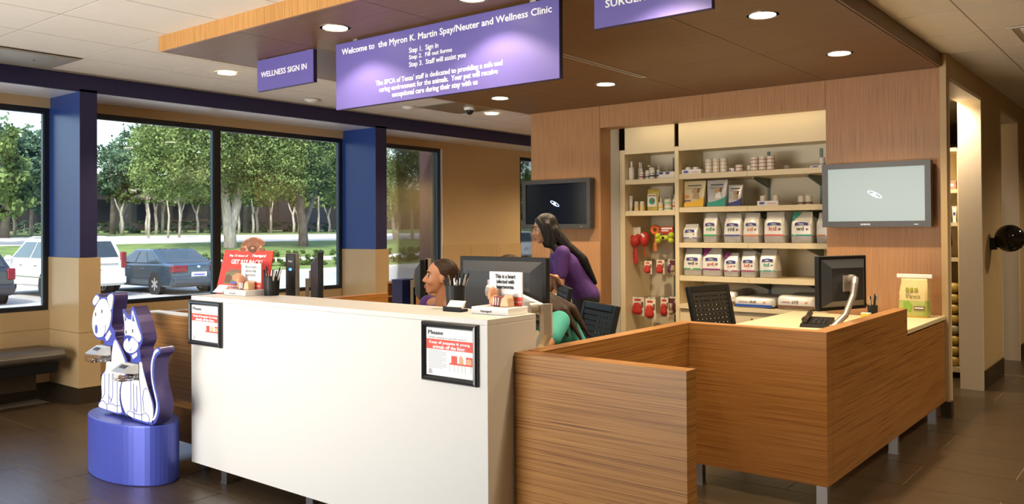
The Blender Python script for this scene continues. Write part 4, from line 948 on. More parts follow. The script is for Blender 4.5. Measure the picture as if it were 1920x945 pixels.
# ------------------------------------------------------------------ mesh task chairs
M_mesh = mat('chair_mesh', (.015, .014, .013), .6)
def task_chair(label, loc, rz, recl=10, low=0):
    """sitter faces local +x"""
    t = thing('task_chair', label, 'chair', loc, rz, None)
    B = Matrix.Translation((-.24, 0, .52 - low)) @ Matrix.Rotation(R(-recl), 4, 'Y')
    f = MB()
    f.box(-.018, .018, -.235, -.195, -.02, .50, M=B).box(-.018, .018, .195, .235, -.02, .50, M=B).box(-.018, .018, -.195, .195, .45, .50, M=B).box(-.018, .018, -.195, .195, -.02, .03, M=B)
    f.build('back_frame', M_black, t, bev=.008)
    g = MB()
    for k in range(12): g.box(-.006 - .02*math.cos((k-6)*.2) + .018, .006 - .02*math.cos((k-6)*.2) + .018, -.195, .195, .034 + k*.035, .034 + k*.035 + .029, M=B)
    for k in range(9): g.box(-.012, -.006, -.195 + k*.0465, -.167 + k*.0465, .03, .45, M=B)
    g.build('back_mesh', M_mesh, t)['kind'] = 'stuff'
    MB().box(-.24, .24, -.24, .24, .44, .50, bev=.03, seg=2).build('seat', M_mesh, t)
    MB().box(-.29, -.25, -.04, .04, .42, .60).box(-.29, -.02, -.04, .04, .405, .437).build('back_support', M_black, t)
    MB().lathe([(.03, .10), (.03, .25), (.02, .25), (.02, .405)], 14).build('gas_column', M_steel, t)
    for k in range(5):
        a = 2*PI*k/5 + .3; l = MB().tube([(0, 0, .11), (.28*math.cos(a), .28*math.sin(a), .075)], [.03, .018], 8, flat=.7).build('base_arm', M_black, t)
        MB().lathe([(.024, -.018), (.028, -.012), (.028, .012), (.024, .018)], 14, M=Matrix.Translation((.27*math.cos(a), .27*math.sin(a), .029)) @ Matrix.Rotation(a, 4, 'Z') @ Matrix.Rotation(PI/2, 4, 'X')).build('caster', M_black, l)
    return t
# ------------------------------------------------------------------ dog and cat donation stand
t = thing('donation_stand', 'purple oval stand with white dog and cat cut-outs and clear coin boxes', 'donation box', (-4.97, 2.53, 0))
MB().lathe([(.985, 0), (1, .006), (1, .335), (.99, .345)], 56, sx=.40, sy=.195).build('pedestal', M_stand, t, smooth=False, bev=.003)
o = t.children[0] if t.children else None
YS = 2.45 - 2.53
SH = {'dog': [(-0.321, 0.986), (-0.351, 1.0), (-0.353, 1.017), (-0.333, 1.043), (-0.299, 1.067), (-0.273, 1.067), (-0.247, 1.047), (-0.2, 1.052), (-0.157, 1.049), (-0.143, 1.07), (-0.105, 1.086), (-0.075, 1.08), (-0.066, 1.053), (-0.075, 1.02), (-0.091, 0.969), (-0.093, 0.926), (-0.109, 0.879), (-0.075, 0.867), (-0.057, 0.842), (-0.06, 0.817), (-0.033, 0.803), (0.034, 0.747), (0.104, 0.673), (0.115, 0.589), (0.098, 0.355), (-0.268, 0.363), (-0.27, 0.387), (-0.241, 0.418), (-0.232, 0.433), (-0.236, 0.552), (-0.227, 0.583), (-0.194, 0.598), (-0.174, 0.613), (-0.173, 0.635), (-0.176, 0.652), (-0.169, 0.724), (-0.194, 0.755), (-0.201, 0.79), (-0.244, 0.784), (-0.315, 0.792), (-0.347, 0.838), (-0.357, 0.888), (-0.345, 0.933), (-0.321, 0.968)], 'cat': [(0.032, 0.989), (0.047, 0.993), (0.099, 0.96), (0.131, 0.956), (0.142, 1.01), (0.163, 1.015), (0.221, 0.951), (0.275, 0.842), (0.27, 0.813), (0.233, 0.773), (0.247, 0.749), (0.249, 0.707), (0.281, 0.658), (0.327, 0.565), (0.382, 0.499), (0.404, 0.451), (0.39, 0.362), (0.378, 0.349), (0.093, 0.355), (0.099, 0.587), (0.131, 0.681), (0.133, 0.723), (0.066, 0.744), (0.047, 0.774), (0.053, 0.818), (0.058, 0.904)], 'tail': [(0.373, 0.352), (0.413, 0.366), (0.45, 0.411), (0.465, 0.459), (0.445, 0.522), (0.411, 0.58), (0.396, 0.644), (0.406, 0.722), (0.439, 0.755), (0.469, 0.767), (0.471, 0.789), (0.441, 0.802), (0.399, 0.784), (0.364, 0.718), (0.355, 0.666), (0.367, 0.59), (0.397, 0.527), (0.422, 0.474), (0.404, 0.415)], 'dog_head_w': [(-0.247, 1.031), (-0.214, 1.043), (-0.162, 1.04), (-0.122, 0.993), (-0.1, 0.964), (-0.105, 0.92), (-0.128, 0.875), (-0.174, 0.833), (-0.197, 0.814), (-0.256, 0.8), (-0.303, 0.807), (-0.339, 0.844), (-0.347, 0.888), (-0.333, 0.945), (-0.291, 0.998)], 'dog_earL': [(-0.337, 1.008), (-0.333, 1.029), (-0.299, 1.059), (-0.271, 1.058), (-0.25, 1.04), (-0.283, 1.012), (-0.315, 0.994)], 'dog_earR': [(-0.153, 1.056), (-0.105, 1.076), (-0.077, 1.072), (-0.08, 1.025), (-0.1, 0.975), (-0.113, 0.988), (-0.136, 1.022)], 'dog_tag': [(-0.176, 0.808), (-0.123, 0.855), (-0.1, 0.833), (-0.143, 0.792), (-0.16, 0.789)], 'dog_body': [(-0.083, 0.758), (-0.053, 0.81), (-0.013, 0.778), (0.079, 0.676), (0.088, 0.623), (0.033, 0.575), (0.009, 0.513), (0.011, 0.422), (0.042, 0.366), (-0.26, 0.372), (-0.26, 0.388), (-0.227, 0.42), (-0.215, 0.449), (-0.227, 0.525), (-0.217, 0.573), (-0.185, 0.591), (-0.166, 0.614), (-0.162, 0.669), (-0.1, 0.675)], 'cat_head': [(0.063, 0.837), (0.067, 0.904), (0.045, 0.975), (0.088, 0.938), (0.131, 0.934), (0.15, 0.936), (0.153, 1.001), (0.193, 0.949), (0.216, 0.904), (0.266, 0.839), (0.237, 0.805), (0.174, 0.835), (0.115, 0.844)], 'cat_face': [(0.228, 0.793), (0.222, 0.775), (0.203, 0.759), (0.175, 0.746), (0.142, 0.74), (0.108, 0.74), (0.079, 0.748), (0.06, 0.762), (0.053, 0.779), (0.06, 0.798), (0.08, 0.814), (0.108, 0.827), (0.142, 0.833), (0.175, 0.832), (0.203, 0.824), (0.222, 0.811)], 'cat_tag': [(0.15, 0.727), (0.21, 0.751), (0.212, 0.73), (0.165, 0.707)], 'cat_body': [(0.238, 0.691), (0.259, 0.702), (0.283, 0.643), (0.339, 0.546), (0.392, 0.46), (0.392, 0.393), (0.368, 0.36), (0.087, 0.367), (0.033, 0.425), (0.017, 0.482), (0.028, 0.548), (0.066, 0.576), (0.131, 0.596), (0.215, 0.678)], 'tail_w': [(0.379, 0.376), (0.41, 0.386), (0.436, 0.42), (0.446, 0.467), (0.429, 0.52), (0.397, 0.578), (0.379, 0.643), (0.389, 0.72), (0.419, 0.763), (0.455, 0.777), (0.451, 0.791), (0.411, 0.783), (0.376, 0.719), (0.367, 0.667), (0.379, 0.591), (0.409, 0.528), (0.433, 0.475), (0.416, 0.417)], 'earin1': [(0.07, 0.952), (0.089, 0.931), (0.072, 0.922)], 'earin2': [(0.166, 0.97), (0.186, 0.927), (0.159, 0.928)], 'catnose': [(0.097, 0.838), (0.153, 0.832), (0.12, 0.801)]}
LN = {'dmouth': [(-0.172, 0.886), (-0.171, 0.861), (-0.18, 0.833), (-0.194, 0.814)], 'cmouth': [(0.129, 0.76), (0.136, 0.754), (0.148, 0.757), (0.15, 0.774)], 'cband': [(0.063, 0.821), (0.083, 0.833), (0.12, 0.84), (0.174, 0.831), (0.237, 0.805)], 'l1': [(-0.18, 0.588), (-0.18, 0.464), (-0.215, 0.43)], 'l2': [(-0.126, 0.595), (-0.129, 0.416)], 'l3': [(-0.075, 0.598), (-0.078, 0.465), (-0.106, 0.421)], 'l4': [(-0.024, 0.566), (-0.022, 0.413), (-0.027, 0.365)], 'l5': [(0.033, 0.564), (0.011, 0.514), (0.009, 0.449), (0.033, 0.393), (0.082, 0.367)], 'l6': [(0.139, 0.578), (0.141, 0.407)], 'l7': [(0.173, 0.564), (0.178, 0.364)], 'l8': [(0.208, 0.557), (0.215, 0.443), (0.206, 0.405)], 'l9': [(0.241, 0.595), (0.257, 0.479), (0.265, 0.397)], 'l10': [(0.292, 0.416), (0.279, 0.492), (0.29, 0.54), (0.313, 0.556), (0.334, 0.545)], 't1': [(-0.26, 0.397), (-0.227, 0.415), (-0.198, 0.421), (-0.175, 0.41), (-0.152, 0.402), (-0.123, 0.414), (-0.101, 0.411), (-0.072, 0.415), (-0.044, 0.407), (-0.011, 0.414), (0.011, 0.417)], 't2': [(0.093, 0.363), (0.1, 0.391), (0.125, 0.4), (0.152, 0.398), (0.178, 0.391), (0.215, 0.393), (0.256, 0.393), (0.272, 0.398), (0.308, 0.413), (0.338, 0.402), (0.353, 0.388), (0.348, 0.362)], 'l11': [(-0.154, 0.402), (-0.154, 0.368)], 'l12': [(0.178, 0.391), (0.178, 0.361)], 'l13': [(0.267, 0.395), (0.269, 0.358)], 'l14': [(-0.132, 0.459), (-0.1, 0.435)], 'l15': [(0.178, 0.422), (0.204, 0.402)]}
DOTS = [(-0.288, 0.85), (-0.295, 0.942), (-0.215, 0.964), (0.086, 0.858), (0.163, 0.871)]
def soften(p, n=2):
    for _ in range(n): p = [q for (x0, z0), (x1, z1) in zip(p, p[1:] + p[:1]) for q in ((x0*.78 + x1*.22, z0*.78 + z1*.22), (x0*.22 + x1*.78, z0*.22 + z1*.78))]
    return p
for key in SH:
    if key not in ('earin1', 'earin2', 'catnose', 'dog_tag', 'cat_tag'): SH[key] = soften(SH[key], 1 if key in ('cat', 'cat_head', 'cat_body') else 2)
def cut(nm, key, d0, d1, mm): return MB().poly(SH[key], YS + d0, YS + d1).build(nm, mm, t)
for nm, key in (('dog_board', 'dog'), ('cat_board', 'cat'), ('tail_board', 'tail')):
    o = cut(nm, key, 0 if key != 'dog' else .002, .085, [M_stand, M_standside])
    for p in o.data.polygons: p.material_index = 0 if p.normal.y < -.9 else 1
for nm, key in (('dog_face', 'dog_head_w'), ('dog_ear', 'dog_earL'), ('dog_ear', 'dog_earR'), ('dog_collar_tag', 'dog_tag'), ('dog_body', 'dog_body'), ('cat_face', 'cat_head'), ('cat_collar_tag', 'cat_tag'), ('cat_body', 'cat_body'), ('cat_tail', 'tail_w')):
    cut(nm, key, -.003, .0015, M_whitepaint)
cut('cat_muzzle', 'cat_face', -.0045, .001, M_whitepaint)
for nm, key in (('cat_inner_ear', 'earin1'), ('cat_inner_ear', 'earin2'), ('cat_nose', 'catnose')): cut(nm, key, -.0055, .001, M_stand)
for key in LN:
    MB().tube([(a, YS - .0035 - (.002 if key in ('cmouth', 'cband') else 0), b) for a, b in LN[key]], .0023, 5).build('outline_stroke', M_stand, t)
for i, (a, b) in enumerate(DOTS):
    r = (.016, .028) if i == 0 else (.005, .012)
    MB().poly([(a + r[0]*math.cos(q), b + r[1]*math.sin(q)) for q in [2*PI*k/16 for k in range(16)]], YS - .0060, YS).build('dog_nose' if i == 0 else 'eye', M_stand if i == 0 else M_ink, t)
M_cents = mat('coins', (.36, .24, .16), .4, .6)
def coinbox(x0, x1, z0, z1, d=.10):
    pr_ = [(0, z0), (0, z1), (-.035, z1), (-d, z0 + (z1-z0)*.55), (-d, z0)]
    pr_ = [(YS - .006 + a, b) for a, b in pr_]
    bx = MB().poly(pr_, x0, x1, 'yz').build('coin_box', M_acryl, t)
    MB().box(x0 - .003, x1 + .003, YS - .0056, YS - .0035, z0 - .004, z1 + .006).build('mounting_plate', M_acryl, bx)
    zm = z0 + (z1-z0)*.42
    MB().poly([(YS - .0065, zm), (YS - .0065, z1 + .002), (YS - .036, z1 + .002), (YS - d - .002, z0 + (z1-z0)*.56), (YS - d - .002, zm + .012), (YS - .04, zm)], x0 - .0015, x1 + .0015, 'yz').build('white_cover', M_whitepaint, bx)
    MB().poly([(YS - .052, z1 - .0065), (YS - .072, z1 - .0175), (YS - .072, z1 - .0145), (YS - .052, z1 - .0035)], x0 + .035, x1 - .035, 'yz').build('coin_slot', M_ink, bx)
    MB().box(x0 + .03, x1 - .03, YS - .075, YS - .045, z1 - .012, z1 - .004).build('slot_label', M_ink, bx) if False else None
    g = MB(); rnd = random.Random(int(x0*1000))
    for k in range(40):
        c = (rnd.uniform(x0 + .014, x1 - .014), rnd.uniform(YS - d + .008, YS - .020), z0 + .004 + rnd.random()*.016)
        g.lathe([(.010, -.001), (.010, .001)], 10, M=Matrix.Translation(c) @ Euler((rnd.uniform(-.4, .4), rnd.uniform(-.4, .4), 0)).to_matrix().to_4x4())
    g.build('coins', M_cents, bx)['kind'] = 'stuff'
coinbox(-.222, -.098, .672, .757); coinbox(.10, .236, .595, .682)
# ------------------------------------------------------------------ corridor store shelf, convex mirror
t = thing('store_shelf', 'tall cream store shelf seen through the first corridor opening', 'shelving', (-2.0, 9.2, 0))
MB().box(.30, .33, -.25, .25, .06, 2.2).build('side_panel', M_cream, t); MB().box(-.33, -.30, -.25, .25, .06, 2.2).build('side_panel', M_cream, t)
MB().box(-.299, .299, .23, .25, .06, 2.2).build('back_panel', M_backw, t)
for z in (.06, 1.12, 1.46, 1.78, 2.18): MB().box(-.299, .299, -.25, .229, z, z + .05 if z < 1 else z + .035).build('shelf', M_cream, t)
for z in (1.12, 1.46, 1.78): MB().poly([(.228, z - .001), (-.15, z - .001), (.228, z - .12)], .275, .29, 'yz').build('bracket', M_brk, t)
M_litter = mat('litter_bag_yellow', (.62, .45, .10), .4, var=.2, vscale=18)
for k in range(8):
    t = thing('stacked_litter_bag', ('bottom', 'second', 'third', 'fourth', 'fifth', 'sixth', 'seventh', 'top')[k] + ' yellow bag in the flat stack on the corridor store shelf', 'bag', (-1.90, 9.16, .1105 + k*.1005), 0, 'yellow bags stacked on the corridor shelf')
    MB().box(-.17, .19, -.20, .20, .001, .097, bev=.035, seg=3).build('bag', M_litter if k != 3 else mat('litter_bag_pale', (.45, .40, .24), .45, var=.15, vscale=18), t, smooth=True)
    MB().box(.05, .12, -.2012, -.199, .03, .06).build('print_patch', pr('bag_olive', (.35, .34, .06)), t)
t = thing('cream_tube', 'white cream tube with blue mark on the corridor store shelf', 'tube', (-1.745, 9.05, 1.4955)); 
MB().lathe([(.016, 0), (.016, .02)], 12).build('cap', M_paper, t); MB().loft([[(.014*math.cos(a), .014*math.sin(a), .0201) for a in [2*PI*k/12 for k in range(12)]], [(.024*math.cos(a), .004*math.sin(a), .16) for a in [2*PI*k/12 for k in range(12)]]]).build('tube_body', M_paper, t); MB().box(-.010, .010, -.0125, -.011, .07, .10).build('blue_mark', P['blue'], t)
t = thing('pink_carton', 'small pink carton on the upper corridor store shelf', 'carton', (-1.78, 9.05, 1.8155)); MB().box(-.06, .06, -.05, .05, 0, .085).build('carton_body', pr('pink', (.50, .25, .18)), t, bev=.002); MB().box(-.04, .04, -.0515, -.0502, .03, .055).build('carton_label', M_paper, t)
t = thing('black_lead', 'black looped dog lead hanging inside the corridor store shelf', 'lead', (-1.79, 9.02, 1.44))
MB().tube([(0, -.04, .0), (.02, -.04, -.02), (.03, -.04, -.15), (.01, -.04, -.24), (-.02, -.04, -.2), (-.01, -.04, -.05), (0, -.04, 0)], .007, 6).build('lead_loop', M_black, t); MB().tube([(0, -.06, .0), (0, .2, .0)], .004, 6).build('hook', M_steel, t)
t = thing('convex_mirror', 'dark mirrored ball on a bracket on the corridor wall', 'security mirror', (-1.41, 8.86, 1.30))
MB().box(0, .05, -.05, .05, -.06, .05).build('bracket', M_black, t, bev=.006)
MB().ball((.155, 0, .045), .125, 24).build('ball', mat('black_glass', (.012, .010, .008), .06), t, smooth=True)
t = thing('door_peg', 'small brass hook on the far corridor wall at the right edge', 'hook', (-1.41, 10.75, 1.25)); MB().tube([(0, 0, 0), (.05, 0, 0), (.06, 0, .02)], .012, 8).build('hook', M_alu, t); MB().lathe([(.03, 0), (.03, .006)], 14, M=Matrix.Rotation(PI/2, 4, 'Y')).build('hook_plate', M_alu, t)
# ------------------------------------------------------------------ people
def az(a): return Vector((math.cos(R(a)), math.sin(R(a)), 0))
def cap(b, p0, p1, r0, r1, n=14):
    """tapered limb with round ends"""
    p0, p1 = Vector(p0), Vector(p1); d = p1 - p0; L = d.length
    prof = [(max(.0006, r0*math.cos(q)), r0*math.sin(q)) for q in [-PI/2 + PI/2*k/4 for k in range(5)]] + [(max(.0006, r1*math.cos(q)), L + r1*math.sin(q)) for q in [PI/2*k/4 for k in range(5)]]
    b.lathe(prof, n, M=Matrix.Translation(p0) @ d.to_track_quat('Z', 'Y').to_matrix().to_4x4())
def head_matrix(c, facing, pitch=0, roll=0):
    """local +x is where the face looks"""
    return Matrix.Translation(c) @ Matrix.Rotation(R(facing), 4, 'Z') @ Matrix.Rotation(R(pitch), 4, 'Y') @ Matrix.Rotation(R(roll), 4, 'X')
def fuse(o, vox, it=6):
    a = o.modifiers.new('one_surface', 'REMESH'); a.mode = 'VOXEL'; a.voxel_size = vox; a.use_smooth_shade = True
    s = o.modifiers.new('relax', 'SMOOTH'); s.factor = .5; s.iterations = it
    return o
M_skin1 = mat('skin_warm', (.50, .23, .12), .5, var=.04, vscale=30); M_skin2 = mat('skin_light', (.56, .30, .18), .5, var=.04, vscale=30); M_skin3 = mat('skin_tan', (.48, .23, .11), .5, var=.04, vscale=30)
M_hair = mat('hair_black', (.012, .009, .008), .5, spec=.3, var=.6, vscale=1.5, stretch=(60, 60, 5), bump=.8, bscale=1.5); M_hairb = mat('hair_brown', (.035, .017, .009), .5, spec=.3, var=.6, vscale=1.5, stretch=(50, 50, 5), bump=.8, bscale=1.5)
M_shirt = mat('shirt_purple', (.085, .030, .20), .75, bump=.35, bscale=18); M_teal = mat('shirt_teal', (.06, .38, .33), .75, bump=.35, bscale=16); M_pants = mat('trousers_black', (.012, .012, .014), .7)
M_eyew = mat('eye_white', (.75, .72, .68), .3); M_iris = mat('iris_dark', (.02, .012, .008), .25); M_lip = mat('lips', (.42, .12, .09), .45); M_brow = mat('eyebrow', (.03, .016, .01), .8)
def head(b, H):
    T = lambda *p: H @ Vector(p)
    def ball(c, r): b.ball(c, r, 20, M=H)
    ball((-.014, 0, .034), (.094, .076, .084)); ball((.022, 0, -.012), (.066, .062, .088)); ball((.030, 0, -.055), (.052, .052, .050)); ball((.060, 0, -.092), (.026, .028, .020))
    ball((.060, .034, -.028), (.026, .026, .026)); ball((.060, -.034, -.028), (.026, .026, .026)); ball((.060, 0, .035), (.026, .050, .022))
    cap(b, T(.082, 0, .014), T(.103, 0, -.026), .008, .0125); ball((.094, .011, -.031), (.011, .009, .008)); ball((.094, -.011, -.031), (.011, .009, .008))
    ball((.084, 0, -.058), (.012, .021, .0075)); ball((.082, 0, -.071), (.012, .019, .008))
    for s in (1, -1):
        ball((-.006, s*.075, -.004), (.017, .009, .031)); ball((-.012, s*.080, .010), (.012, .007, .016))
def face_parts(par, H):
    for s in (1, -1):
        e = MB().ball((.066, s*.031, .006), (.0135, .0145, .0095), 14, M=H).build('eye', M_eyew, par, smooth=True)
        MB().ball((.0755, s*.032, .005), (.006, .0075, .0080), 12, M=H).build('iris', M_iris, e, smooth=True)
        b = MB(); b.tube([H @ Vector(p) for p in ((.086, s*.012, .030), (.084, s*.030, .036), (.070, s*.050, .030))], [.0032, .004, .002], 6); b.build('eyebrow', M_brow, par)
        b = MB(); b.tube([H @ Vector(p) for p in ((.078, s*.017, .010), (.080, s*.031, .0155), (.070, s*.047, .008))], [.002, .0028, .0018], 6); b.build('eyelid', M_brow, par)
    b = MB(); b.ball((.0925, 0, -.059), (.006, .019, .0050), 12, M=H).ball((.090, 0, -.070), (.0068, .017, .0058), 12, M=H); b.build('lips', M_lip, par, smooth=True)
def hand(b, wrist, d, side, palm_n, curl=.5, s=1):
    """wrist point, direction of the fingers, direction of the thumb side, palm normal"""
    wrist, d, side, pn = Vector(wrist), Vector(d).normalized(), Vector(side).normalized(), Vector(palm_n).normalized()
    for k in (-1.2, -.4, .4, 1.2): cap(b, wrist + side*k*.012*s, wrist + d*.078*s + side*k*.0185*s, .015*s, .0115*s, 10)
    for k, L in ((-1.25, .058), (-.42, .072), (.42, .078), (1.25, .070)):
        p = wrist + d*.082*s + side*k*.0185*s; dd = d.copy()
        for j, f in enumerate((.45, .32, .25)):
            dd = (dd + pn*curl*(.5 + .35*j)).normalized(); q = p + dd*L*f*s; cap(b, p, q, (.0092 - .001*j)*s, (.0086 - .001*j)*s, 8); p = q
    p = wrist + d*.022*s + side*.026*s; q = p + (side*.75 + d*.75 + pn*.35).normalized()*.040*s; cap(b, p, q, .013*s, .0105*s, 8); cap(b, q, q + (d*.9 + side*.2 + pn*.4).normalized()*.032*s, .0105*s, .0085*s, 8)
def torso(b, hip, chest, neck, sdir, k=1.0, wsh=.165, grow=0):
    hip, chest, neck, sd = Vector(hip), Vector(chest), Vector(neck), Vector(sdir).normalized()
    for s in (1, -1):
        cap(b, hip + sd*s*.075*k, hip.lerp(chest, .5) + sd*s*.060*k, (.105 + grow)*k, (.092 + grow)*k)
        cap(b, hip.lerp(chest, .5) + sd*s*.060*k, chest + sd*s*.075*k, (.092 + grow)*k, (.100 + grow)*k)
        cap(b, chest + sd*s*.075*k, neck.lerp(chest, .35) + sd*s*wsh*.72, (.100 + grow)*k, (.060 + grow)*k)
        cap(b, neck.lerp(chest, .25) + sd*s*.03, neck.lerp(chest, .42) + sd*s*wsh*.95, (.045 + grow)*k, (.052 + grow)*k)
def arm(b, sh, el, wr, k=1, grow=0): cap(b, sh, el, (.052 + grow)*k, (.040 + grow)*k); cap(b, el, wr, (.040 + grow)*k, (.026 + grow)*k)
def legs(b, hip, sdir, knees, ankles, fdir, k=1, grow=0, feet=True):
    for s, kn, an in zip((1, -1), knees, ankles):
        cap(b, Vector(hip) + Vector(sdir)*s*.085, kn, (.088 + grow)*k, (.058 + grow)*k); cap(b, kn, an, (.056 + grow)*k, (.038 + grow)*k)
        if feet: cap(b, Vector(an) + Vector((0, 0, -.03)), Vector(an) + Vector(fdir)*.17 + Vector((0, 0, -.045)), .038, .030)

# --- standing woman, leaning over a chair back
F = az(222); S = az(312)                                # facing; her left side (towards the camera)
hip, chest, neck, hc = Vector((-3.92, 5.87, .88)), Vector((-4.02, 5.73, 1.16)), Vector((-4.07, 5.67, 1.315)), Vector((-4.145, 5.605, 1.455))
H = head_matrix(hc, 224, 10, 0)
lsh, rsh = neck.lerp(chest, .38) + S*.165, neck.lerp(chest, .38) - S*.165
lel, lwr = lsh + F*.05 + Vector((.03, -.01, -.27)), Vector((-3.84, 5.335, 1.075))
rel, rwr = rsh + F*.06 + Vector((0, 0, -.28)), rsh + F*.20 + Vector((0, 0, -.48))
kn = [hip + S*.09 + F*.03 + Vector((0, 0, -.42)), hip - S*.09 + F*.06 + Vector((0, 0, -.42))]; an = [kn[0] - F*.03 + Vector((0, 0, -.385)), kn[1] - F*.03 + Vector((0, 0, -.385))]
b = MB(); head(b, H); cap(b, H @ Vector((-.028, 0, -.06)), neck + Vector((0, 0, -.03)), .050, .054); torso(b, hip, chest, neck, S, .93); arm(b, lsh, lel, lwr); arm(b, rsh, rel, rwr)
legs(b, hip, S, kn, an, F)
hand(b, lwr, (lwr - lel).normalized() + F*.6, -S + F*.2, (0, 0, -1), .2); hand(b, rwr, (rwr - rel).normalized(), F, S, .35)
t = fuse(b.build('person', M_skin2), .0075); tag(t, 'standing woman in a purple shirt with long dark hair leaning over a chair', 'person')
face_parts(t, H)
b = MB(); torso(b, hip + Vector((0, 0, .02)), chest, neck + Vector((0, 0, -.035)), S, .95, grow=.012)
for a_, e_ in ((lsh, lel), (rsh, rel)): cap(b, a_, a_.lerp(e_, .62), .066, .060)
sh = fuse(b.build('shirt', M_shirt, t), .011, 5)
text('8', .09, M_signw, sh, tuple(chest - F*.128 + S*.055 + Vector((0, 0, .02))), rot=(PI/2, 0, R(222 - 90 + 180 + 40)), bold=0, name='shirt_print') if False else None
mp_ = chest + S*.10 - F*.085 + Vector((0, 0, .055)); ring = [mp_ + S*.012 + (-F*.4 + S*.3)*0 + Vector((.018*math.cos(q), .018*math.cos(q)*.6, .030*math.sin(q))) for q in [2*PI*k/14 for k in range(13)]]
MB().tube(ring, .0035, 5).build('shirt_print', M_signw, sh) if False else None
b = MB(); legs(b, hip, S, kn, an, F, grow=.012, feet=False); cap(b, hip + S*.06, hip - S*.06, .115, .115); fuse(b.build('trousers', M_pants, t), .012, 5)
b = MB()
for s in (1, -1): cap(b, an[0 if s > 0 else 1] + Vector((0, 0, -.032)), an[0 if s > 0 else 1] + F*.18 + Vector((0, 0, -.042)), .043, .034)
fuse(b.build('shoes', M_black, t), .01, 3)
b = MB()
b.ball((-.022, 0, .042), (.098, .085, .088), 20, M=H); b.ball((-.055, 0, .0), (.070, .080, .09), 16, M=H)
for s in (1, -1): cap(b, H @ Vector((.045, s*.045, .085)), H @ Vector((.030, s*.078, .02)), .020, .022); cap(b, H @ Vector((.022, s*.080, .02)), H @ Vector((-.005, s*.084, -.13)), .030, .034); cap(b, H @ Vector((-.012, s*.078, .03)), H @ Vector((-.03, s*.084, -.12)), .036, .036)
for s in (-1.2, -.4, .4, 1.2):
    p0 = H @ Vector((-.07, s*.038, -.02)); p1 = neck + Vector((0, 0, .0)) - F*.075 + S*s*.045; p2 = chest - F*.135 + S*(s*.045 + .02) + Vector((0, 0, .04)); p3 = hip.lerp(chest, .45) - F*.145 + S*(s*.035 + .03)
    cap(b, p0, p1, .045, .045); cap(b, p1, p2, .045, .040); cap(b, p2, p3, .040, .018)
for s in (.4, 1.0): p0 = H @ Vector((-.01, s*.078, -.10)); cap(b, p0, neck + S*(.075 + .03*s) - F*.01 + Vector((0, 0, -.06)), .030, .026); cap(b, neck + S*(.075 + .03*s) - F*.01 + Vector((0, 0, -.06)), chest + S*.13 - F*.03 + Vector((0, 0, .0)), .026, .010)
fuse(b.build('hair', M_hair, t), .009, 4)
# chair whose back she holds
task_chair('mesh task chair under the hand of the standing woman', (-3.97, 5.09, 0), R(225))['group'] = 'mesh task chairs behind the counter'

# --- seated woman in purple, turned to the left
F = az(262); S = az(352)
hip, chest, neck, hc = Vector((-3.81, 4.10, .612)), Vector((-3.81, 4.045, .84)), Vector((-3.81, 4.03, 1.0)), Vector((-3.80, 3.985, 1.142))
H = head_matrix(hc, 232, -4, -4)
shs = [neck.lerp(chest, .30) + S*s*.165 for s in (1, -1)]; els = [shs[0] + F*.06 + S*.03 + Vector((0, 0, -.19)), shs[1] + F*.06 - S*.03 + Vector((0, 0, -.19))]; wrs = [els[0] + F*.22 - S*.04 + Vector((0, 0, .02)), els[1] + F*.22 + S*.04 + Vector((0, 0, .02))]
kn = [hip + F*.40 + S*.10 + Vector((0, 0, -.02)), hip + F*.40 - S*.10 + Vector((0, 0, -.02))]; an = [k_ - F*.03 + Vector((0, 0, -.46)) for k_ in kn]
b = MB(); head(b, H); cap(b, H @ Vector((-.026, 0, -.06)), neck + Vector((0, 0, -.03)), .050, .056); torso(b, hip, chest, neck, S, .95)
for a_, e_, w_ in zip(shs, els, wrs): arm(b, a_, e_, w_)
for w_, e_, s in zip(wrs, els, (-1, 1)): hand(b, w_, (w_ - e_), S*s, (0, 0, -1), .35)
legs(b, hip, S, kn, an, F)
t = fuse(b.build('person', M_skin1), .0072); tag(t, 'seated woman in purple with tied back brown hair turned to the left', 'person')
face_parts(t, H)
b = MB(); torso(b, hip, chest, neck + Vector((0, 0, -.045)), S, .97, grow=.012)
for a_, e_ in zip(shs, els): cap(b, a_, a_.lerp(e_, .7), .066, .058)
fuse(b.build('shirt', M_shirt, t), .011, 5)
b = MB(); legs(b, hip, S, kn, an, F, grow=.012, feet=False); cap(b, hip + S*.06, hip - S*.06, .112, .112); fuse(b.build('trousers', M_pants, t), .012, 5)
b = MB(); b.ball((-.030, 0, .040), (.092, .082, .086), 20, M=H); b.ball((-.062, 0, .0), (.055, .070, .07), 16, M=H); b.ball((-.115, 0, .02), (.038, .042, .042), 14, M=H)
for s in (1, -1): cap(b, H @ Vector((.035, s*.030, .098)), H @ Vector((-.012, s*.074, .05)), .018, .02); cap(b, H @ Vector((-.012, s*.074, .05)), H @ Vector((-.05, s*.066, -.01)), .02, .025)
fuse(b.build('hair', M_hairb, t), .008, 4)
task_chair('mesh task chair under the seated woman with tied back hair', (-3.81, 4.10, 0), R(262))['group'] = 'mesh task chairs behind the counter'

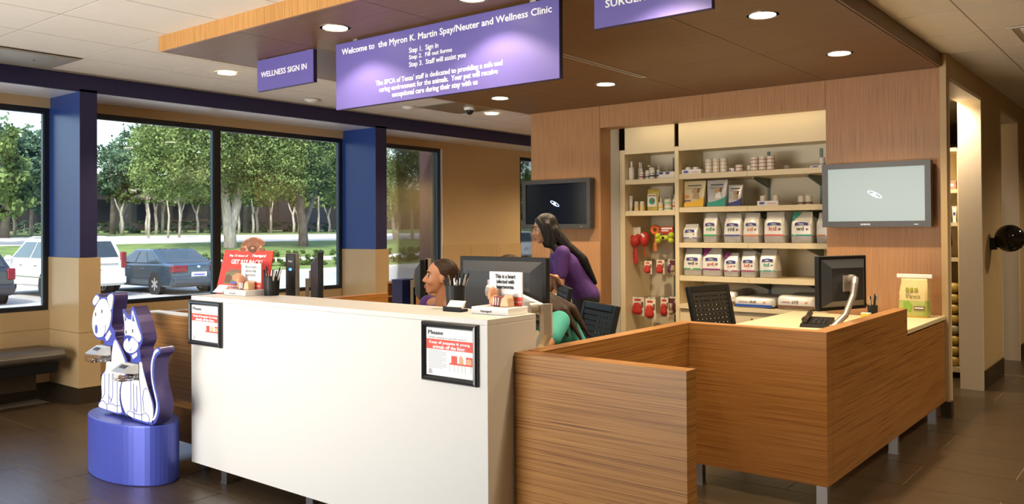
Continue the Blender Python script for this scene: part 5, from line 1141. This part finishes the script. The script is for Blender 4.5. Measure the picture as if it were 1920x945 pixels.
# --- seated person in teal bending forward behind the large monitor
F = az(225); S = az(315)
hip, chest, neck, hc = Vector((-2.97, 4.38, .612)), Vector((-2.99, 4.17, .86)), Vector((-3.09, 4.06, .99)), Vector((-3.215, 3.965, 1.165))
H = head_matrix(hc, 222, 22, 0)
shs = [Vector((-2.865, 4.01, .91)), Vector((-3.14, 4.28, .92))]; els = [Vector((-2.80, 3.79, .80)), Vector((-3.30, 4.02, .80))]; wrs = [Vector((-3.02, 3.60, .785)), Vector((-3.40, 3.78, .80))]
kn = [hip + F*.40 + S*.10 + Vector((0, 0, -.02)), hip + F*.40 - S*.10 + Vector((0, 0, -.02))]; an = [k_ - F*.05 + Vector((0, 0, -.46)) for k_ in kn]
b = MB(); head(b, H); cap(b, H @ Vector((-.026, 0, -.06)), neck + Vector((0, 0, -.03)), .050, .056); torso(b, hip, chest, neck, S, .95)
for a_, e_, w_ in zip(shs, els, wrs): arm(b, a_, e_, w_)
for w_, e_, s in zip(wrs, els, (-1, 1)): hand(b, w_, Vector(w_) - Vector(e_), S*s, (0, 0, -1), .25)
legs(b, hip, S, kn, an, F)
t = fuse(b.build('person', M_skin3), .0075); tag(t, 'person in a teal shirt bending forward behind the large monitor', 'person')
face_parts(t, H)
b = MB(); torso(b, hip, chest, neck + Vector((0, 0, -.03)), S, .98, grow=.014)
for a_, e_ in zip(shs, els): cap(b, a_, a_.lerp(e_, .66), .068, .064)
fuse(b.build('shirt', M_teal, t), .011, 4)
b = MB(); legs(b, hip, S, kn, an, F, grow=.012, feet=False); cap(b, hip + S*.06, hip - S*.06, .112, .112); fuse(b.build('trousers', M_pants, t), .012, 5)
b = MB(); b.ball((-.024, 0, .042), (.097, .084, .088), 20, M=H); b.ball((-.055, 0, .0), (.070, .080, .09), 16, M=H)
for i, (q1, q2, q3) in enumerate((((-3.04, 4.00, 1.075), (-2.90, 4.01, .975), (-2.815, 4.03, .83)), ((-3.02, 4.02, 1.06), (-2.87, 4.07, .97), (-2.775, 4.11, .80)), ((-3.02, 4.05, 1.06), (-2.86, 4.14, .975), (-2.77, 4.18, .82)), ((-3.06, 3.97, 1.06), (-2.935, 3.95, .975), (-2.88, 3.93, .86)))):
    p0 = H @ Vector((-.06, .02 + .015*(i - 1), .0)); cap(b, p0, q1, .055, .040); cap(b, q1, q2, .040, .030); cap(b, q2, q3, .030, .009)
fuse(b.build('hair', M_hairb, t), .008, 3)
task_chair('mesh task chair whose back shows right of the teal shirted person', (-3.13, 4.29, 0), R(240), 14, .035)['group'] = 'mesh task chairs behind the counter'
task_chair('empty mesh task chair in front of the shelves behind the low desk', (-2.58, 5.98, 0), R(-16), 13)['group'] = 'mesh task chairs behind the counter'
# ------------------------------------------------------------------ outside: ground, road, building
M_lot = mat('lot_concrete', (.32, .31, .30), .85, var=.10, vscale=.6); M_road = mat('road', (.50, .48, .45), .85, var=.06, vscale=.4); M_kerb = mat('kerb', (.48, .46, .43), .8)
M_grassm = mat('grass', (.15, .22, .045), .9, var=.5, vscale=1.2, c2=(.06, .10, .025), bump=.5, bscale=8); M_verge = mat('verge_grass', (.16, .21, .05), .9, var=.5, vscale=.8, c2=(.09, .13, .03), bump=.5, bscale=5)
def strip(name, mm, prof, kind='structure', y0=-25, y1=130):
    """ground strip; profile of (x, z) points running away from the building"""
    b = MB(); n = 30
    top = [[(x, y0 + (y1-y0)*k/n, z) for k in range(n + 1)] for x, z in prof]
    vs_ = [[b.bm.verts.new(p) for p in r] for r in top]
    for a, c in zip(vs_, vs_[1:]):
        for k in range(n): b.bm.faces.new((a[k], a[k+1], c[k+1], c[k]))
    ext = bmesh.ops.extrude_face_region(b.bm, geom=list(b.bm.faces)); bmesh.ops.translate(b.bm, vec=(0, 0, -.4), verts=[v for v in ext['geom'] if isinstance(v, bmesh.types.BMVert)])
    o = b.build(name, mm); o['kind'] = kind; return o
strip('parking_lot', M_lot, [(-8.2, -.25), (-14, -.6), (-33.5, -.6)])
strip('pavement_kerb', M_kerb, [(-33.5, -.46), (-34.6, -.46)])
strip('lawn_strip', M_grassm, [(-34.6, -.5), (-38.4, -.22)]); strip('pavement', M_kerb, [(-38.4, -.2), (-40.2, -.06)]); strip('lawn', M_grassm, [(-40.2, -.1), (-46, .45), (-50.5, .72)])
strip('road', M_road, [(-50.5, .70), (-61, 1.16)]); strip('road_verge', M_verge, [(-61, 1.22), (-66, 1.32), (-130, 3.0)])
# ------------------------------------------------------------------ trees
def leafmat(name, c, c2, sc):
    M = bpy.data.materials.new(name); M.use_nodes = True; nt = M.node_tree
    for n in list(nt.nodes): nt.nodes.remove(n)
    out = nt.nodes.new('ShaderNodeOutputMaterial'); mx = nt.nodes.new('ShaderNodeMixShader'); mx.inputs[0].default_value = .25
    d = nt.nodes.new('ShaderNodeBsdfDiffuse'); tr = nt.nodes.new('ShaderNodeBsdfTranslucent')
    g = nt.nodes.new('ShaderNodeNewGeometry'); no = nt.nodes.new('ShaderNodeTexNoise'); no.inputs['Scale'].default_value = sc; no.inputs['Detail'].default_value = 4
    r = nt.nodes.new('ShaderNodeValToRGB'); r.color_ramp.elements[0].position = .36; r.color_ramp.elements[1].position = .64
    r.color_ramp.elements[0].color = (*c2, 1); r.color_ramp.elements[1].color = (*c, 1)
    nt.links.new(g.outputs['Position'], no.inputs[0]); nt.links.new(no.outputs[0], r.inputs[0])
    nt.links.new(r.outputs[0], d.inputs[0]); nt.links.new(r.outputs[0], tr.inputs[0])
    nt.links.new(d.outputs[0], mx.inputs[1]); nt.links.new(tr.outputs[0], mx.inputs[2]); nt.links.new(mx.outputs[0], out.inputs[0])
    return M
M_leafA = leafmat('oak_leaves', (.22, .29, .105), (.065, .105, .04), .9); M_leafB = leafmat('dark_leaves', (.14, .22, .13), (.04, .08, .05), .7)  # darker second tones stand in for shadows inside the crowns
M_leafC = leafmat('hedge_leaves', (.10, .17, .05), (.04, .08, .025), 2.0); M_leafG = leafmat('dry_twigs', (.38, .36, .28), (.22, .22, .15), 1.5)
M_bark = mat('bark_pale', (.34, .30, .25), .9, var=.35, vscale=3, stretch=(3, 3, 1)); M_barkd = mat('bark_dark', (.13, .11, .09), .9, var=.3, vscale=3)
rng = np.random.default_rng(11)
def leaves(name, blobs, n, size, mm, parent):
    """quads scattered in clumps over the given ellipsoids (centre, radii)"""
    vol = np.array([b[1][0]*b[1][1]*b[1][2] for b in blobs])**.75; pick = rng.choice(len(blobs), n, p=vol/vol.sum())
    C = np.array([b[0] for b in blobs])[pick]; Rr = np.array([b[1] for b in blobs])[pick]
    nc = max(12, n//60); d = rng.normal(size=(nc, 3)); d /= np.linalg.norm(d, axis=1)[:, None]; d *= rng.uniform(.55, 1.0, (nc, 1))
    ci = rng.integers(0, nc, n)
    p = C + d[ci]*Rr + rng.normal(size=(n, 3))*Rr*.075
    a = rng.normal(size=(n, 3)); a /= np.linalg.norm(a, axis=1)[:, None]; t = np.cross(a, rng.normal(size=(n, 3))); t /= np.linalg.norm(t, axis=1)[:, None]
    s = size*rng.uniform(.6, 1.3, (n, 1))
    v = np.stack([p - a*s*.5, p + t*s*.32, p + a*s*.5, p - t*s*.32], 1).reshape(-1, 3)
    me = bpy.data.meshes.new(name); me.vertices.add(4*n); me.vertices.foreach_set('co', v.astype(np.float32).ravel())
    me.loops.add(4*n); me.loops.foreach_set('vertex_index', np.arange(4*n, dtype=np.int32)); me.polygons.add(n)
    me.polygons.foreach_set('loop_start', np.arange(0, 4*n, 4, dtype=np.int32)); me.update(calc_edges=True)
    me.materials.append(mm); o = bpy.data.objects.new(name, me); col.objects.link(o); o.parent = parent; o['kind'] = 'stuff'; return o
def tree(label, loc, blobs, n, size, mm, trunks, bark, grp=None):
    t = thing('tree', label, 'tree', loc, 0, grp)
    for pts, r in trunks: MB().tube(pts, r, 9).build('trunk', bark, t, smooth=True)
    leaves('foliage', blobs, n, size, mm, t)
    return t
tree('large light green oak with a pale twin trunk outside the second window', (-46.0, 29.9, .40), [((-.5, -2.4, 6.2), (3.4, 3.6, 3.4)), ((.5, 1.0, 6.8), (3.2, 3.6, 3.8)), ((0, -1.2, 9.4), (3.4, 3.6, 2.6)), ((1.0, -4.8, 4.5), (2.4, 2.2, 1.7)), ((1.8, 1.6, 4.4), (2.0, 2.4, 1.3)), ((.5, -4.9, 6.3), (2.2, 1.8, 1.6))], 46000, .18, M_leafA,
     [([(0, -.35, -.3), (-.05, -.30, 1.2), (0, .1, 2.6), (0, .35, 4.2), (0, .5, 6.5)], [.42, .34, .30, .24, .1]), ([(0, -.2, -.3), (0, -.45, 1.0), (.05, -.65, 2.6), (0, -.9, 4.4), (0, -1.4, 7)], [.40, .32, .28, .22, .1]), ([(0, -.8, 3.6), (0, -2.2, 4.6), (0, -4.5, 5.2)], [.16, .13, .05])], M_bark)
tree('dark-trunked oak to the right of the twin-trunk oak', (-46.0, 35.1, .40), [((0, -1.4, 6.0), (3.0, 3.2, 3.0)), ((0, 1.8, 6.6), (3.0, 3.2, 3.4)), ((0, 0, 9.6), (3.2, 4.6, 3.0)), ((0, 3.6, 4.9), (2.4, 2.4, 2.2))], 40000, .18, M_leafA,
     [([(0, 0, -.3), (0, -.05, 1.4), (0, -.35, 3.0), (0, -.6, 5.0)], [.36, .28, .24, .12]), ([(0, 0, 1.3), (0, .5, 2.4), (0, 1.3, 4.4)], [.2, .16, .07])], M_barkd)
tree('tall dark green tree seen through the left window', (-60.0, 22.0, 1.2), [((0, -.8, 4.9), (3.4, 3.2, 2.7)), ((0, 2.2, 4.4), (3.0, 2.4, 2.9)), ((0, -4.4, 4.2), (2.6, 3.2, 3.0))], 16000, .30, M_leafB, [([(0, 0, -.3), (0, .1, 2), (0, -.2, 5)], [.3, .24, .12])], M_barkd)
tree('light green tree at the left edge of the left window', (-52.0, 17.8, .75), [((0, 0, 4.4), (2.2, 2.6, 2.8)), ((0, 1.0, 2.8), (1.8, 1.8, 1.6))], 3500, .34, M_leafA, [([(0, 0, -.3), (0, .1, 2), (0, -.2, 4)], [.2, .16, .08])], M_bark)
tree('tall blue green tree behind the oak left of the second window', (-64.0, 31.0, 1.25), [((0, 0, 4.9), (3.2, 2.6, 1.9)), ((0, 2.8, 6.4), (3.0, 3.0, 2.2)), ((0, 1.2, 4.0), (2.8, 2.8, 1.2))], 10000, .28, M_leafB, [([(0, 0, -.3), (0, .1, 3), (0, -.2, 6)], [.26, .2, .1])], M_barkd)
tree('dense dark tree filling the background behind the two oaks', (-66.0, 44.0, 1.3), [((0, -3, 7.6), (3.4, 5.0, 4.2)), ((0, 4, 7.6), (3.4, 5.0, 4.2)), ((0, 9, 6.6), (3.0, 4.6, 4.0))], 24000, .32, M_leafB, [([(0, 0, -.3), (0, .1, 3), (0, -.2, 6)], [.3, .24, .12])], M_barkd)
tree('leafy tree outside the narrow third window', (-50.0, 48.2, .72), [((0, -.6, 7.6), (3.2, 3.6, 3.4)), ((0, 1.0, 4.6), (2.6, 2.6, 2.6)), ((0, -2.0, 4.2), (2.4, 2.4, 2.6)), ((0, 2.6, 9.2), (3, 3, 2.6))], 30000, .18, M_leafA,
     [([(0, -1.0, -.2), (0, -1.2, 1.2), (0, -1.5, 3)], [.14, .12, .06]), ([(0, -.9, -.2), (0, -.5, 1.2), (0, -.2, 3)], [.14, .12, .06]), ([(0, 1.0, -.2), (0, .9, 1.8), (0, .9, 3.6)], [.13, .12, .06])], M_bark)
tree('leafy tree outside the far fourth window', (-44.0, 58.0, .3), [((0, 0, 6.4), (3.4, 4.4, 4.2)), ((0, -3.0, 3.6), (2.4, 2.6, 2.2))], 6500, .34, M_leafA, [([(0, 0, -.3), (0, .1, 2), (0, -.2, 4)], [.26, .2, .1])], M_barkd)
# the row of thin trunks along the road
proto = None; rr = random.Random(5)
RG = 'thin pale-trunked trees in the row along the road'; RL = 'thin pale-trunked tree in the row along the far side of the road'
ys = [23.9, 24.9, 26.1, 31.2, 32.0, 32.9, 33.7, 34.8, 36.2, 36.9, 38.1, 39.1, 41.2, 42.9, 44.3, 45.4, 46.5, 48.3, 50.1, 52.0, 53.3]
for i, y in enumerate(ys):
    if proto is None:
        proto = tree(RL, (-63.5, y, 1.25), [((0, 0, 3.7), (1.1, 1.2, 1.0)), ((0, .3, 2.9), (.9, .9, .6))], 900, .28, M_leafA, [([(0, 0, -.2), (.02, .05, .8), (-.03, -.08, 1.6), (0, .12, 2.4), (0, .3, 3.4)], [.13, .11, .10, .08, .04]), ([(0, 0, 1.4), (0, -.35, 2.2), (0, -.6, 3.0)], [.07, .06, .03])], M_bark, RG); pk = kids(proto)
    else: dup(proto, (-63.5 + rr.uniform(-1.2, 1.2), y, 1.25), rz=rr.uniform(0, 6), tree=pk)
    (proto if i == 0 else None)
for i, (x, y) in enumerate(((-57.5, 30.4), (-57.0, 31.6), (-57.6, 32.8))):
    tree(('left', 'middle', 'right')[i] + ' grey twiggy bare shrub below the light green oak crown', (x, y, 1.0), [((0, 0, 3.2), (.8, 1.1, .6))], 700, .22, M_leafG, [([(0, 0, -.2), (0, .1, 1.6), (0, -.1, 3)], [.09, .07, .03])], M_bark, 'grey twiggy shrubs')
# shrubs near the pavement, hedge behind the trunks
def shrub(label, loc, r, n, mm, grp): 
    t = thing('shrub', label, 'shrub', loc, 0, grp); leaves('foliage', [((0, 0, r[2]*.75), r)], n, .16, mm, t); MB().tube([(0, 0, -.1), (0, 0, r[2])], .03, 6).build('stem', M_barkd, t); return t
sp_ = shrub('low green shrub in the row beside the outside pavement', (-36.4, 22.2, -.38), (.7, .8, .55), 700, M_leafC, 'low shrubs beside the outside pavement'); sk = kids(sp_)
for i in range(1, 20): dup(sp_, (-36.4 + rr.uniform(-.5, .5), 22.2 + i*1.15, -.38), rz=rr.uniform(0, 6), tree=sk)
hp_ = shrub('rounded dark shrub behind the row of thin trunks', (-67.5, 20, 1.3), (1.0, 1.4, .8), 700, M_leafB, 'dark shrubs behind the thin trunks'); hk = kids(hp_)
for i in range(1, 18): dup(hp_, (-67.5 + rr.uniform(-.5, .5), 20 + i*2.1, 1.3), rz=rr.uniform(0, 6), tree=hk)
# brick building behind the trees, shade put into its wall colour
t = thing('far_building', 'long shaded brick building half hidden behind the roadside trees', 'building', (-78, 42, 1.5))
M_brick = mat('far_brick_shaded', (.018, .013, .011), .85, var=.25, vscale=2); M_brickr = mat('far_brick_red', (.36, .17, .10), .85, var=.2, vscale=2)
MB().box(-3, 3, -26, 34, 0, 3.6).build('wall', M_brick, t); MB().box(-3.1, 3.1, -26.2, 34.2, 3.61, 4.6).build('upper_wall', M_brick, t); MB().box(3.01, 3.2, -14.5, -9.0, 2.2, 6.0).build('gable', M_brickr, t)
MB().box(-3.4, 3.4, -26.5, 34.5, 4.61, 4.9).build('roof_edge', M_brick, t)
for k in range(14):
    y = -24 + k*4; f = MB().box(3.0, 3.06, y, y + 2.4, .9, 2.9).build('window', M_framew, t); MB().box(3.061, 3.07, y + .1, y + 2.3, 1.0, 2.8).build('pane', M_scr_dark, f)
# mauve pier of the facade beside the third window
struct(MB().box(-8.55, -8.20, 8.56, 8.95, -.4, 3.0).build('facade_pier', mat('facade_mauve', (.30, .17, .17), .7)))
# white van far off behind the fourth window
# ------------------------------------------------------------------ cars
M_tyre = mat('tyre', (.015, .015, .016), .7); M_rim = mat('rim', (.55, .55, .56), .3, .7); M_carglass = mat('car_glass', (.02, .028, .032), .06, coat=.5); M_tail = mat('tail_light', (.13, .006, .012), .25); M_chrome = mat('chrome', (.6, .6, .6), .15, 1); M_dark = mat('under_body', (.01, .01, .01), .7)
def car(name, label, loc, paint, L, W, lower, belt, base, roof, rz_, glasses, wheels, wr, cat='car', plate_col=M_paper, grp=None):
    """local +x is forward, rear bumper at x = 0"""
    t = thing(name, label, cat, loc, PI, grp); hw = W/2
    MB().poly(lower, -hw, hw, 'xz').build('body', paint, t, bev=.07)
    tw = .15
    g = MB(); g.loft([[(base[0], -hw + .05, belt), (base[1], -hw + .05, belt), (base[1], hw - .05, belt), (base[0], hw - .05, belt)], [(roof[0], -hw + tw + .05, rz_), (roof[1], -hw + tw + .05, rz_), (roof[1], hw - tw - .05, rz_), (roof[0], hw - tw - .05, rz_)]]); g.build('cabin', paint, t, bev=.05)
    def sidept(f, h, s):                  # f along the cabin, h 0 at the belt to 1 at the roof
        x0 = base[0] + (roof[0]-base[0])*h; x1 = base[1] + (roof[1]-base[1])*h; y = (hw - .05 - tw*h)
        return Vector((x0 + (x1-x0)*f, s*(y + .012), belt + (rz_-belt)*h))
    for s in (1, -1):
        for (f0, f1, g0, g1) in glasses:
            q = [sidept(f0, .10, s), sidept(f1, .10, s), sidept(g1, .86, s), sidept(g0, .86, s)]
            MB().loft([[tuple(p) for p in q], [(p.x, p.y - s*.02, p.z) for p in q]]).build('side_window', M_carglass, t)
    def endpt(f, h, rear):
        x = (base[0] + (roof[0]-base[0])*h - .012) if rear else (base[1] + (roof[1]-base[1])*h + .012); y = (hw - .05 - tw*h)*f
        return (x, y, belt + (rz_-belt)*h)
    for rear in (True, False):
        q = [endpt(-.86, .12, rear), endpt(.86, .12, rear), endpt(.84, .88, rear), endpt(-.84, .88, rear)]
        MB().loft([q, [(x + (.02 if rear else -.02), y, z) for x, y, z in q]]).build('rear_window' if rear else 'windscreen', M_carglass, t)
    for x in wheels:
        for s in (1, -1):
            M = Matrix.Translation((x, s*(hw - .11), wr)) @ Matrix.Rotation(PI/2, 4, 'X')
            wv = MB().lathe([(wr*.62, -.11), (wr*.95, -.11), (wr, -.08), (wr, .08), (wr*.95, .11), (wr*.62, .11)], 24, M=M).build('wheel', M_tyre, t)
            r = MB()
            for k in range(6): r.box(-.035, .035, .05, wr*.60, -.118, .118, M=M @ Matrix.Rotation(2*PI*k/6, 4, 'Z'))
            r.lathe([(wr*.56, -.116), (wr*.64, -.116), (wr*.64, .116), (wr*.56, .116)], 24, M=M, cap=False).lathe([(.07, -.12), (.07, .12)], 12, M=M).build('rim', M_rim, wv)
            MB().lathe([(wr*1.16, -.005), (wr*1.16, .005)], 24, M=Matrix.Translation((x, s*(hw + .002), wr)) @ Matrix.Rotation(PI/2, 4, 'X')).build('wheel_arch', M_dark, t)
    return t, hw
M_carw = mat('car_white', (.58, .58, .58), .25, coat=.6); M_carg = mat('car_slate', (.028, .045, .065), .25, .3, coat=.8); M_carb = mat('car_black', (.008, .008, .011), .2, coat=.8)
def rear_kit(t, hw, z_l, z_h, zb, lw, plate_z, xoff=0, bump=None, handle=None):
    for s in (1, -1): MB().box(-.03 + xoff, .12 + xoff, s*hw - s*lw, s*hw + s*.006, z_l, z_h, bev=.02).build('tail_light', M_tail, t)
    MB().box(-.10, .06, -hw + .02, hw - .02, zb, zb + .24, bev=.05, seg=2).build('bumper', bump or M_carw, t)
    p = MB().box(-.025 + xoff, .0 + xoff, -.26, .26, plate_z, plate_z + .15).build('number_plate', M_paper, t); MB().box(-.027 + xoff, -.0251 + xoff, -.20, .20, plate_z + .04, plate_z + .10).build('plate_figures', P['blue'], p)
GZ = -.6
suv_low = [(.02, .42), (0, .7), (.02, 1.16), (.10, 1.20), (3.7, 1.20), (4.7, 1.10), (5.05, .95), (5.12, .6), (5.05, .36), (.10, .36)]
glass3 = ((.03, .30, .05, .31), (.33, .58, .34, .60), (.61, .95, .63, .93))
t, hw = car('suv', 'white sport utility vehicle parked between the black and the slate car', (-26.35, 12.2, GZ), M_carw, 5.12, 2.0, suv_low, 1.18, (.05, 3.95), (.42, 2.95), 1.84, glass3, (1.1, 4.15), .40)
rear_kit(t, hw, .92, 1.42, .42, .16, .80)
for s in (1, -1):
    MB().tube([(.6, s*.72, 1.86), (.9, s*.72, 1.91), (2.6, s*.72, 1.91), (2.9, s*.72, 1.86)], .022, 6).build('roof_rail', M_carw, t)
    MB().ball((3.55, s*1.12, 1.22), (.09, .13, .10), 12).tube([(3.55, s*.98, 1.2), (3.55, s*1.10, 1.2)], .03, 6).build('door_mirror', M_carw, t, smooth=True)
    for x in (1.65, 2.75): MB().box(x, x + .22, s*hw, s*hw + s*.025, 1.0, 1.035).build('door_handle', M_chrome, t)
    MB().box(.6, 4.6, s*hw, s*hw + s*.012, .64, .67).build('side_moulding', M_chrome, t)
MB().box(-.02, .0, -.75, .75, 1.03, 1.07).build('tailgate_bar', M_chrome, t)
sed_low = [(.02, .40), (0, .62), (.04, .98), (.75, 1.02), (3.6, .98), (4.6, .86), (4.95, .70), (5.0, .45), (4.92, .24), (.15, .24)]
t, hw = car('sedan', 'slate blue sedan parked right of the white vehicle', (-25.2, 15.05, GZ), M_carg, 5.0, 1.86, sed_low, .98, (.55, 3.75), (1.55, 2.75), 1.46, ((.10, .30, .16, .34), (.33, .58, .36, .60), (.61, .92, .64, .84)), (1.1, 4.1), .34)
rear_kit(t, hw, .74, .96, .36, .52, .58, bump=M_carg)
for s in (1, -1):
    for x in (1.75, 2.7): MB().box(x, x + .2, s*hw, s*hw + s*.02, .82, .85).build('door_handle', M_chrome, t)
    MB().ball((3.3, s*1.02, 1.0), (.08, .11, .07), 12).build('door_mirror', M_carg, t, smooth=True)
MB().ball((.01, 0, .90), (.02, .06, .05), 10).build('boot_emblem', M_chrome, t)
t, hw = car('hatchback', 'black car cut by the left edge of the left window', (-25.9, 8.85, GZ), M_carb, 4.3, 1.85, [(.02, .42), (0, .62), (.03, 1.02), (.2, 1.05), (3.1, 1.02), (4.0, .88), (4.3, .6), (4.25, .26), (.12, .26)], 1.03, (.12, 3.2), (.55, 2.4), 1.5, glass3, (.85, 3.4), .33)
rear_kit(t, hw, .72, 1.04, .34, .20, .64, bump=M_carb)
t, hw = car('van', 'small white van with red tail lights outside the far fourth window', (-33.0, 42.6, GZ), M_carw, 4.8, 1.95, suv_low, 1.18, (.05, 4.0), (.2, 3.2), 1.95, glass3, (1.0, 3.8), .36)
rear_kit(t, hw, .85, 1.5, .42, .18, .80)
